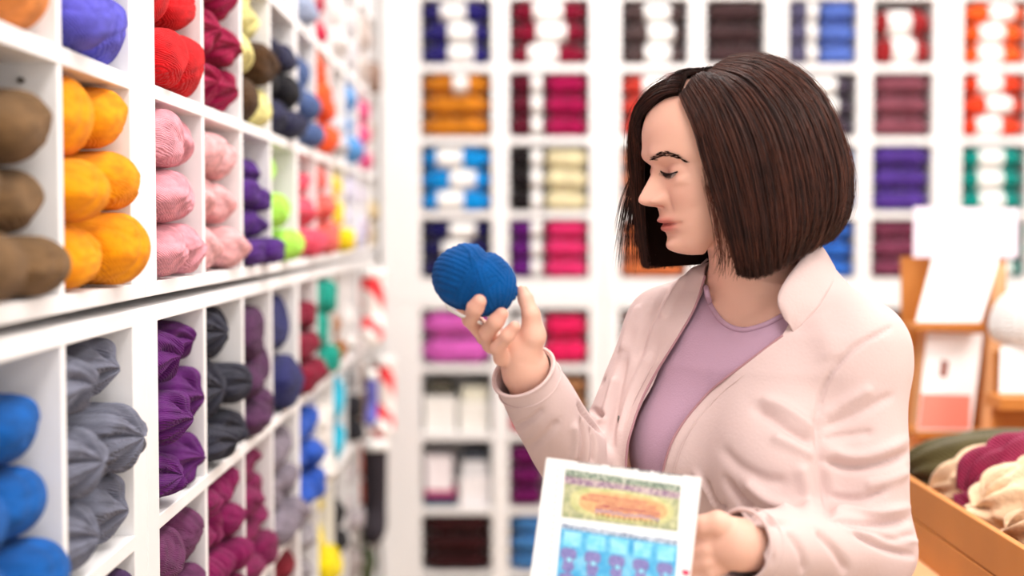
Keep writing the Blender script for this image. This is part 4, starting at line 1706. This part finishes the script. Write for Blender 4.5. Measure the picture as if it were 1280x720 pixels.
# tiny dark lettering along the top and the pale marks down the left margin, and the red mark
MT = mat('dark_print', (70, 74, 80), .5)
MG = mat('pale_grey_print', (214, 214, 216), .6)
for i in range(26):
    x = 722 + i * 5.1
    if i in (6, 7, 14, 18):
        continue
    y = 577.2 + (x - 722) * .128
    w = rr.uniform(2.2, 4.2)
    h = rr.uniform(.9, 1.9) * (1.4 if i > 14 else .9)
    plate('headline_mark', [(x, y), (x + w, y + w * .128), (x + w, y + h + w * .128), (x, y + h)], MT)
for i in range(17):
    y = 585 + i * 8.2
    x = 697 - (y - 585) * .085
    plate('margin_mark', [(x - 1.6, y), (x + 2.4, y + .5), (x + 2.2, y + 4.6), (x - 1.8, y + 4.1)], MG)
plate('red_mark', [(853, 712), (862, 713.5), (861.5, 718), (857, 720), (852.5, 717)], mat('red_print', (232, 64, 100), .5))


# ------------------------------------------------------------------ table, crate and its knitwear
def table(name, label, x0, x1, y0, y1, top, m):
    t = empty(name, ((x0 + x1) / 2, (y0 + y1) / 2, 0))
    thing(t, label, 'table')
    hx, hy = (x1 - x0) / 2, (y1 - y0) / 2
    box('tabletop', (-hx, -hy, top - .028), (hx, hy, top), m, t, .003)
    box('apron', (-hx + .04, -hy + .04, top - .10), (hx - .04, hy - .04, top - .029), m, t, .002)
    for sx in (-1, 1):
        for sy in (-1, 1):
            box('leg', (sx * (hx - .03), sy * (hy - .03), 0), (sx * (hx - .085), sy * (hy - .085), top - .029), m, t, .003)
    return t


table('display_table', 'pale wooden table carrying the long honey-coloured crate', .665, 1.50, 1.45, 2.84, .824, M_WOOD2)
cr = empty('wooden_crate', (1.05, 2.12, .825))
thing(cr, 'honey-coloured wooden crate filled with cream knitwear beside the woman', 'crate')
CX0, CX1, CY0, CY1 = .72 - 1.05, 1.42 - 1.05, 1.50 - 2.12, 2.80 - 2.12
box('base_board', (CX0 + .013, CY0 + .013, 0), (CX1 - .013, CY1 - .013, .010), M_WOOD, cr)
for nm, x0, x1 in (('side_board', CX0, CX0 + .012), ('side_board', CX1 - .012, CX1)):
    box(nm, (x0, CY0, 0), (x1, CY1, .063), M_WOOD, cr, .002)
    box(nm, (x0, CY0, .0655), (x1, CY1, .130), M_WOOD, cr, .002)
for nm, y0, y1 in (('end_board', CY0, CY0 + .012), ('end_board', CY1 - .012, CY1)):
    box(nm, (CX0 + .0125, y0, 0), (CX1 - .0125, y1, .063), M_WOOD, cr, .002)
    box(nm, (CX0 + .0125, y0, .0655), (CX1 - .0125, y1, .130), M_WOOD, cr, .002)
for x in (CX0 + .0125, CX1 - .0245):
    for y in (CY0 + .0125, CY1 - .0305):
        box('corner_post', (x, y, .010), (x + .012, y + .018, .128), M_WOOD, cr, .001)


def knit_roll(seed, rx, ry, rz, lob=9, amp=.07):
    r = np.random.RandomState(seed)
    V = SV.copy()
    p = 2.9
    n = (np.abs(V[:, 0]) ** p + np.hypot(V[:, 1], V[:, 2]) ** p) ** (1 / p)
    V = V / n[:, None]
    ph = np.arctan2(V[:, 2], V[:, 1])
    x = V[:, 0]
    d = amp * np.abs(np.sin(lob * .5 * x * 3 + 1.5 * np.sin(3 * ph + r.uniform(0, 6)))) ** .7
    d += .03 * np.cos(11 * ph + 5 * x) + .05 * np.sin(2 * ph + 2.2 * x + r.uniform(0, 6))
    V = fit_unit(V * (1 - amp + d)[:, None])
    return V * np.array([rx, ry, rz])


M_CREAM = mat('cream_knit', (232, 200, 164), .95, .08, sheen=.3, bump=('noise', 90, .8, 0, .006), vary=.12, vscale=30)
M_BEIGE = mat('beige_knit', (206, 168, 132), .95, .08, sheen=.3, bump=('noise', 80, .8, 0, .006), vary=.2, vscale=26)
M_MAG = mat('magenta_knit', (158, 12, 76), .95, .08, sheen=.3, bump=('wave', 90, .8, 2, .004), vary=.15, vscale=30)
M_OLIVE = mat('olive_knit', (74, 66, 34), .95, .08, sheen=.2, bump=('wave', 60, .3, 8, .004), vary=.25, vscale=14)


def knit_roll_obj(seed, loc, size, m, label, rz=0.0, group='cream knitted rolls in the crate'):
    o = mesh_obj('knitted_scarf', knit_roll(seed, *size), [tuple(f) for f in SF], m, None, True)
    o.location = loc
    o.rotation_euler = (0, 0, rz)
    return thing(o, label, 'scarf', group)


ZC = .836
knit_roll_obj(9, (1.06, 1.600, ZC + .080), (.30, .072, .080), M_BEIGE, 'beige knitted scarf against the near end board of the crate')
knit_roll_obj(1, (1.06, 1.765, ZC + .088), (.30, .085, .088), M_CREAM, 'cream knitted scarf next to the nearest beige one in the crate')
knit_roll_obj(2, (1.06, 1.945, ZC + .094), (.315, .086, .094), M_CREAM, 'cream knitted scarf just in front of the middle beige one')
knit_roll_obj(3, (1.065, 2.122, ZC + .104), (.32, .080, .104), M_BEIGE, 'beige knitted scarf in the middle of the wooden crate')
knit_roll_obj(4, (1.06, 2.288, ZC + .112), (.312, .074, .112), M_CREAM, 'tall cream knitted scarf just in front of the magenta one')
knit_roll_obj(6, (1.06, 2.394, ZC + .118), (.298, .024, .118), M_MAG, 'thin magenta knitted scarf between two cream ones in the crate', group='magenta knitwear')
knit_roll_obj(5, (1.06, 2.484, ZC + .100), (.322, .060, .100), M_CREAM, 'cream knitted scarf just behind the magenta one')
sh = mesh_obj('folded_shawl', knit_roll(8, .32, .105, .092, 3, .04), [tuple(f) for f in SF], M_OLIVE, None, True)
sh.location = (1.06, 2.665, ZC + .092)
thing(sh, 'dark olive green shawl bundled at the far end of the crate', 'shawl')

# ------------------------------------------------------------------ wooden leaflet stand behind the crate
table('side_table', 'low pale table under the wooden leaflet stand', .78, 1.90, 3.02, 3.70, .80, M_WOOD2)
SY = 3.25
k_ = SY / FPX


def sp(px, py, y=SY):
    return P(px, py, y)


def slab(name, quad, t, material, parent=None):
    """a flat board: four corners (clockwise seen from the aisle) and a thickness towards the back"""
    q = [np.array(v, float) for v in quad]
    n = np.cross(q[1] - q[0], q[3] - q[0])
    n /= np.linalg.norm(n)
    if n[1] < 0:
        n = -n
    V = q + [v + n * t for v in q]
    F = [(0, 1, 2, 3), (7, 6, 5, 4)] + [(i, i + 4, (i + 1) % 4 + 4, (i + 1) % 4) for i in range(4)]
    o = mesh_obj(name, V, F, material, parent)
    bm = bmesh.new()
    bm.from_mesh(o.data)
    bmesh.ops.recalc_face_normals(bm, faces=bm.faces)
    bm.to_mesh(o.data)
    bm.free()
    return o


st = empty('leaflet_stand', (0, 0, 0))
thing(st, 'honey-coloured wooden two-tier leaflet stand behind the crate', 'stand')
x0, x1 = sp(1141, 400)[0], sp(1276, 400)[0]
slab('back_board', [(x0, SY + .10, sp(1200, 322)[2]), (x1, SY + .10, sp(1200, 322)[2]), (x1, SY + .07, .84), (x0, SY + .07, .84)], .010, M_WOOD, st)
slab('header_board', [sp(1143, 258, SY + .06), sp(1273, 260, SY + .06), sp(1272, 322, SY + .055), sp(1142, 322, SY + .055)], .008,
     mat('pale_lilac_board', (238, 226, 240), .6, .2), st)
zl = sp(1190, 403, SY - .01)[2] - .003
box('ledge', (x0, SY - .02, zl - .014), (sp(1232, 0)[0], SY + .07, zl), M_WOOD, st)
zl2 = sp(1180, 538, SY - .045)[2] - .003
box('ledge', (x0, SY - .05, zl2 - .014), (sp(1232, 0)[0], SY + .068, zl2), M_WOOD, st)
for (xa, ya, xb, yb) in ((1243, 330, 1222, 520), (1152, 405, 1134, 520)):
    slab('upright', [sp(xa, ya, SY + .056), sp(xa + 15, ya, SY + .056), sp(xb + 17, yb + 60, SY + .045), sp(xb, yb + 60, SY + .045)], .016, M_WOOD2, st)
box('foot', (x0 - .03, SY - .07, .801), (x1 + .02, SY + .14, .84), M_WOOD, st)
M_LEAF = mat('leaflet_paper', (250, 248, 248), .6, .2)
l1 = slab('leaflet', [sp(1166, 323, SY + .043), sp(1249, 323, SY + .043), sp(1226, 402.6, SY - .010), sp(1145, 402.6, SY - .010)], .004, M_LEAF)
thing(l1, 'blank-looking white leaflet on the upper ledge of the leaflet stand', 'leaflet')


def on_slab(a, quad, y0, y1):
    return [sp(px, py, y0 + (y1 - y0) * (py - 322) / 80.0 - .0006) for px, py in quad]


slab('printed_figure', on_slab(0, [(1190, 336), (1196, 334), (1192, 341), (1187, 342)], SY + .045, SY - .010), .0004, mat('grey_print', (180, 170, 172), .6), l1)
slab('printed_figure', on_slab(0, [(1218, 326), (1227, 323), (1222, 330), (1215, 331)], SY + .045, SY - .010), .0004, mat('mauve_print', (186, 168, 180), .6), l1)
l2 = slab('leaflet', [sp(1159, 415, SY + .035), sp(1229, 417, SY + .035), sp(1214, 538, SY - .045), sp(1147, 538, SY - .045)], .004, M_LEAF)
thing(l2, 'white leaflet with small brown figure and salmon foot on the lower ledge', 'leaflet')


def l2p(px, py):
    t = (py - 415) / 123.0
    return sp(px, py, SY + .035 - .080 * t - .0008)


slab('printed_figure', [l2p(1177, 450), l2p(1186, 452), l2p(1183, 472), l2p(1174, 471)], .0004, mat('brown_print', (140, 74, 56), .6), l2)
slab('salmon_strip', [l2p(1152, 492), l2p(1214, 494), l2p(1212, 536), l2p(1148, 536)], .0004, mat('salmon_print', (244, 134, 116), .6), l2)

# white knitted hat on a small card rack at the right edge
hs = empty('hat_stand', (0, 0, 0))
thing(hs, 'small wooden stand with a ledge at the right edge, under the white hat', 'stand')
hc = P(1297, 410, 3.05)
box('ledge', (P(1250, 0, 3.0)[0], 2.96, P(1290, 510, 3.0)[2]), (P(1345, 0, 3.0)[0], 3.06, P(1290, 491.4, 3.02)[2] - .003), M_WOOD, hs)
box('back_board', (P(1254, 0, 3.05)[0], 3.07, .802), (P(1345, 0, 3.05)[0], 3.082, P(1290, 440, 3.05)[2]), M_WOOD, hs)
for px in (1256, 1336):
    box('leg', (P(px, 0, 3.0)[0], 3.03, .8005), (P(px + 8, 0, 3.0)[0], 3.05, P(1290, 510, 3.0)[2]), M_WOOD, hs)
cd = slab('card', [P(1251, 432, 3.050), P(1330, 432, 3.050), P(1330, 491.4, 3.020), P(1249, 491.4, 3.020)], .003, M_LEAF)
thing(cd, 'white card leaning on the small ledge under the white hat', 'card')
V = SV[:, [2, 1, 0]].copy()
rho = np.hypot(V[:, 0], V[:, 1])
V[:, 2] = np.where(V[:, 2] < 0, V[:, 2] * .55, V[:, 2])
ang = np.arctan2(V[:, 1], V[:, 0])
V *= (1 + .02 * np.cos(24 * ang) * rho)[:, None]
br_ = np.exp(-((V[:, 2] + .38) / .14) ** 2)
V[:, :2] *= (1 + .10 * br_)[:, None]
hat = mesh_obj('knitted_hat', V * np.array([.088, .085, .090]), [tuple(f) for f in SF], mat('white_knit', (240, 238, 236), .95, .1, sheen=.3, bump=('wave', 70, .7, 3, .005)), None, True)
hat.location = (hc[0], 3.09, P(1290, 440, 3.05)[2] + .052)
thing(hat, 'round white knitted hat at the right edge beside the leaflet stand', 'hat')

# ------------------------------------------------------------------ boxes in the end wall cubbies
def carton(name, label, px0, px1, z0, h, dep, rgb, lid=None):
    x0, x1 = ex(px0), ex(px1)
    t = empty(name, ((x0 + x1) / 2, BY + .03 + dep / 2, z0))
    thing(t, label, 'box')
    hx = (x1 - x0) / 2
    m1 = mat('carton_%d_%d_%d' % rgb, rgb, .7)
    lh = min(.03, h * .3)
    box('body', (-hx, -dep / 2, 0), (hx, dep / 2, h - lh), m1, t, .003)
    box('lid', (-hx - .002, -dep / 2 - .002, h - lh), (hx + .002, dep / 2 + .002, h), mat('lid_' + name, lid or rgb, .7), t, .003)
    return t


z5, z6 = EROW[5][0] + .0005, EROW[6][0] + .0005
carton('storage_box', 'white storage box beside the corner post, above the pink-banded box', 530, 569, z5, .130, .2, (240, 238, 234))
carton('storage_box', 'white storage box stacked with a cream one, next to the grey cloth', 573, 611, z5, .115, .2, (238, 236, 230))
carton('storage_box', 'cream lidded box on top of a white box in the end wall', 577, 609, z5 + .1155, .050, .18, (226, 224, 206))
c5 = mesh_obj('folded_cloth', fit_unit(knit_roll(12, 1, 1, 1, 3, .05)) * np.array([.054, .08, .028]), [tuple(f) for f in SF], mat('grey_green_cloth', (112, 108, 96), .95), None, True)
c5.location = (ex(549), BY + .14, z5 + .130 + .0285)
thing(c5, 'grey green folded cloth on top of the white storage box', 'cloth')
carton('storage_box', 'flat dark teal box at the bottom of its cubby', 530, 569, z6, .035, .2, (30, 62, 86))
carton('storage_box', 'flat magenta box lying on the dark teal one', 530, 568, z6 + .0355, .022, .2, (190, 40, 110))
carton('storage_box', 'white box standing on the flat magenta one', 531, 564, z6 + .058, .125, .18, (244, 236, 240))
carton('storage_box', 'white box under the slate lidded one in the end wall', 574, 612, z6, .110, .2, (244, 240, 242))
carton('storage_box', 'small pale box with slate lid on the end wall', 577, 609, z6 + .1105, .085, .18, (222, 222, 226), (70, 76, 86))

# other cubbies of the end wall that the woman mostly hides hold plain folded throws
hid = {('C', 5): ('cinnamon', (170, 110, 80)), ('C', 6): ('rosewood', (120, 60, 60)), ('C', 7): ('smoky blue', (90, 110, 140)), ('D', 2): ('coffee', (96, 68, 56)),
       ('D', 3): ('walnut', (84, 58, 48)), ('D', 4): ('clay', (150, 96, 78)), ('E', 5): ('pewter', (110, 108, 116)), ('F', 5): ('dark cherry', (90, 26, 40)),
       ('F', 6): ('prune', (70, 34, 60)), ('E', 6): ('flint', (90, 90, 96)), ('G', 4): ('pine', (40, 90, 80)), ('G', 5): ('fern', (90, 120, 80))}
for (cc, ri), (w, rgb) in hid.items():
    x0, x1 = ex(ECOL[cc][0]) + .006, ex(ECOL[cc][1]) - .006
    z0, z1 = EROW[ri]
    hh = (z1 - z0) * .22
    for L in range(4):
        inst('folded_throw', SKEINS[L], yarn(rgb), ((x0 + x1) / 2, BY + .10, z0 + .001 + hh * (L + .5)), ((x1 - x0) / 2, .09, hh / 2 * .995), (PI * (L % 2), 0, 0))
        thing(COL.objects[-1], '%s folded throw, %s of its pile, %s row down, end wall' % (w, ['bottom', 'second from bottom', 'third from bottom', 'top'][L], ORD[ri]), 'throw', '%s throws on the end wall' % w)

# ------------------------------------------------------------------ striped stockings and bags that hang at the far end of the aisle
M_STRIPE = bpy.data.materials.new('red_white_stripe')
M_STRIPE.use_nodes = True
nt = M_STRIPE.node_tree
b_ = nt.nodes['Principled BSDF']
b_.inputs['Roughness'].default_value = .95
tc_ = nt.nodes.new('ShaderNodeTexCoord')
wv = nt.nodes.new('ShaderNodeTexWave')
wv.inputs['Scale'].default_value = 4.2
wv.bands_direction = 'DIAGONAL'
rp_ = nt.nodes.new('ShaderNodeValToRGB')
rp_.color_ramp.interpolation = 'CONSTANT'
rp_.color_ramp.elements[0].color = (*s2l((244, 236, 232)), 1)
rp_.color_ramp.elements[1].position = .55
rp_.color_ramp.elements[1].color = (*s2l((236, 60, 66)), 1)
nt.links.new(tc_.outputs['Object'], wv.inputs['Vector'])
nt.links.new(wv.outputs['Fac'], rp_.inputs[0])
nt.links.new(rp_.outputs[0], b_.inputs['Base Color'])


def stocking(loc, L, m, label, s):
    """knitted stocking seen side on: leg, heel and foot in one tube, with a rib at the top and a loop"""
    path = catmull([(0, 0, 0), (0, .0, -L * .35), (0, .004, -L * .65), (0, -.01, -L * .85), (0, -L * .22, -L * .97), (0, -L * .40, -L * .99)], 26)
    rad = np.interp(np.linspace(0, 1, 26), [0, .5, .72, .9, .97, 1], [.040, .036, .040, .034, .022, .006]) * s
    vv, ff = tube(path, rad, 16)
    o = mesh_obj('knitted_stocking', vv, ff, m, None, True)
    o.location = loc
    thing(o, label, 'stocking', 'knitted stockings hung by the corner')
    vv, ff = tube([(0, 0, .004), (0, 0, -.022)], .043 * s, 16)
    mesh_obj('rib_cuff', vv, ff, M_PAPER, o, True)
    vv, ff = tube(catmull([(0, -.01, .004), (-.02, -.012, .03), (-.036, 0, .036), (-.02, .012, .03), (0, .01, .004)], 16), .002, 6)
    mesh_obj('loop', vv, ff, M_PAPER, o, True)
    return o


stocking((-.414, 4.49, 1.268), .21, M_STRIPE, 'upper red and white striped knitted stocking near the corner', .95)
stocking((-.408, 4.84, .955), .24, M_STRIPE, 'lower red and white striped knitted stocking near the corner', .9)
stocking((-.412, 4.40, .955), .15, mat('violet_blue_knit', (104, 104, 184), .95), 'small plain violet blue knitted stocking hanging near the corner', .5)
stocking((-.410, 4.50, .720), .28, mat('black_knit', (44, 38, 44), .95), 'plain near-black knitted stocking hanging low near the corner', 1.0)

# shelf pins seen in the near cubbies
pr = [o for o in bpy.data.objects if o.name.startswith('cubby_shelf')]
near_up = pr[0]
for (y, xx, z) in ((1.4785, -.497, 1.552), (1.4785, -.500, 1.528), (1.7595, -.500, 1.545)):
    vv, ff = tube([(xx, y, z), (xx, y - .006, z)], .0032, 10)
    o = mesh_obj('shelf_pin', np.array(vv) - np.array(near_up.location), [tuple(f) for f in ff], M_STEEL, near_up, True)
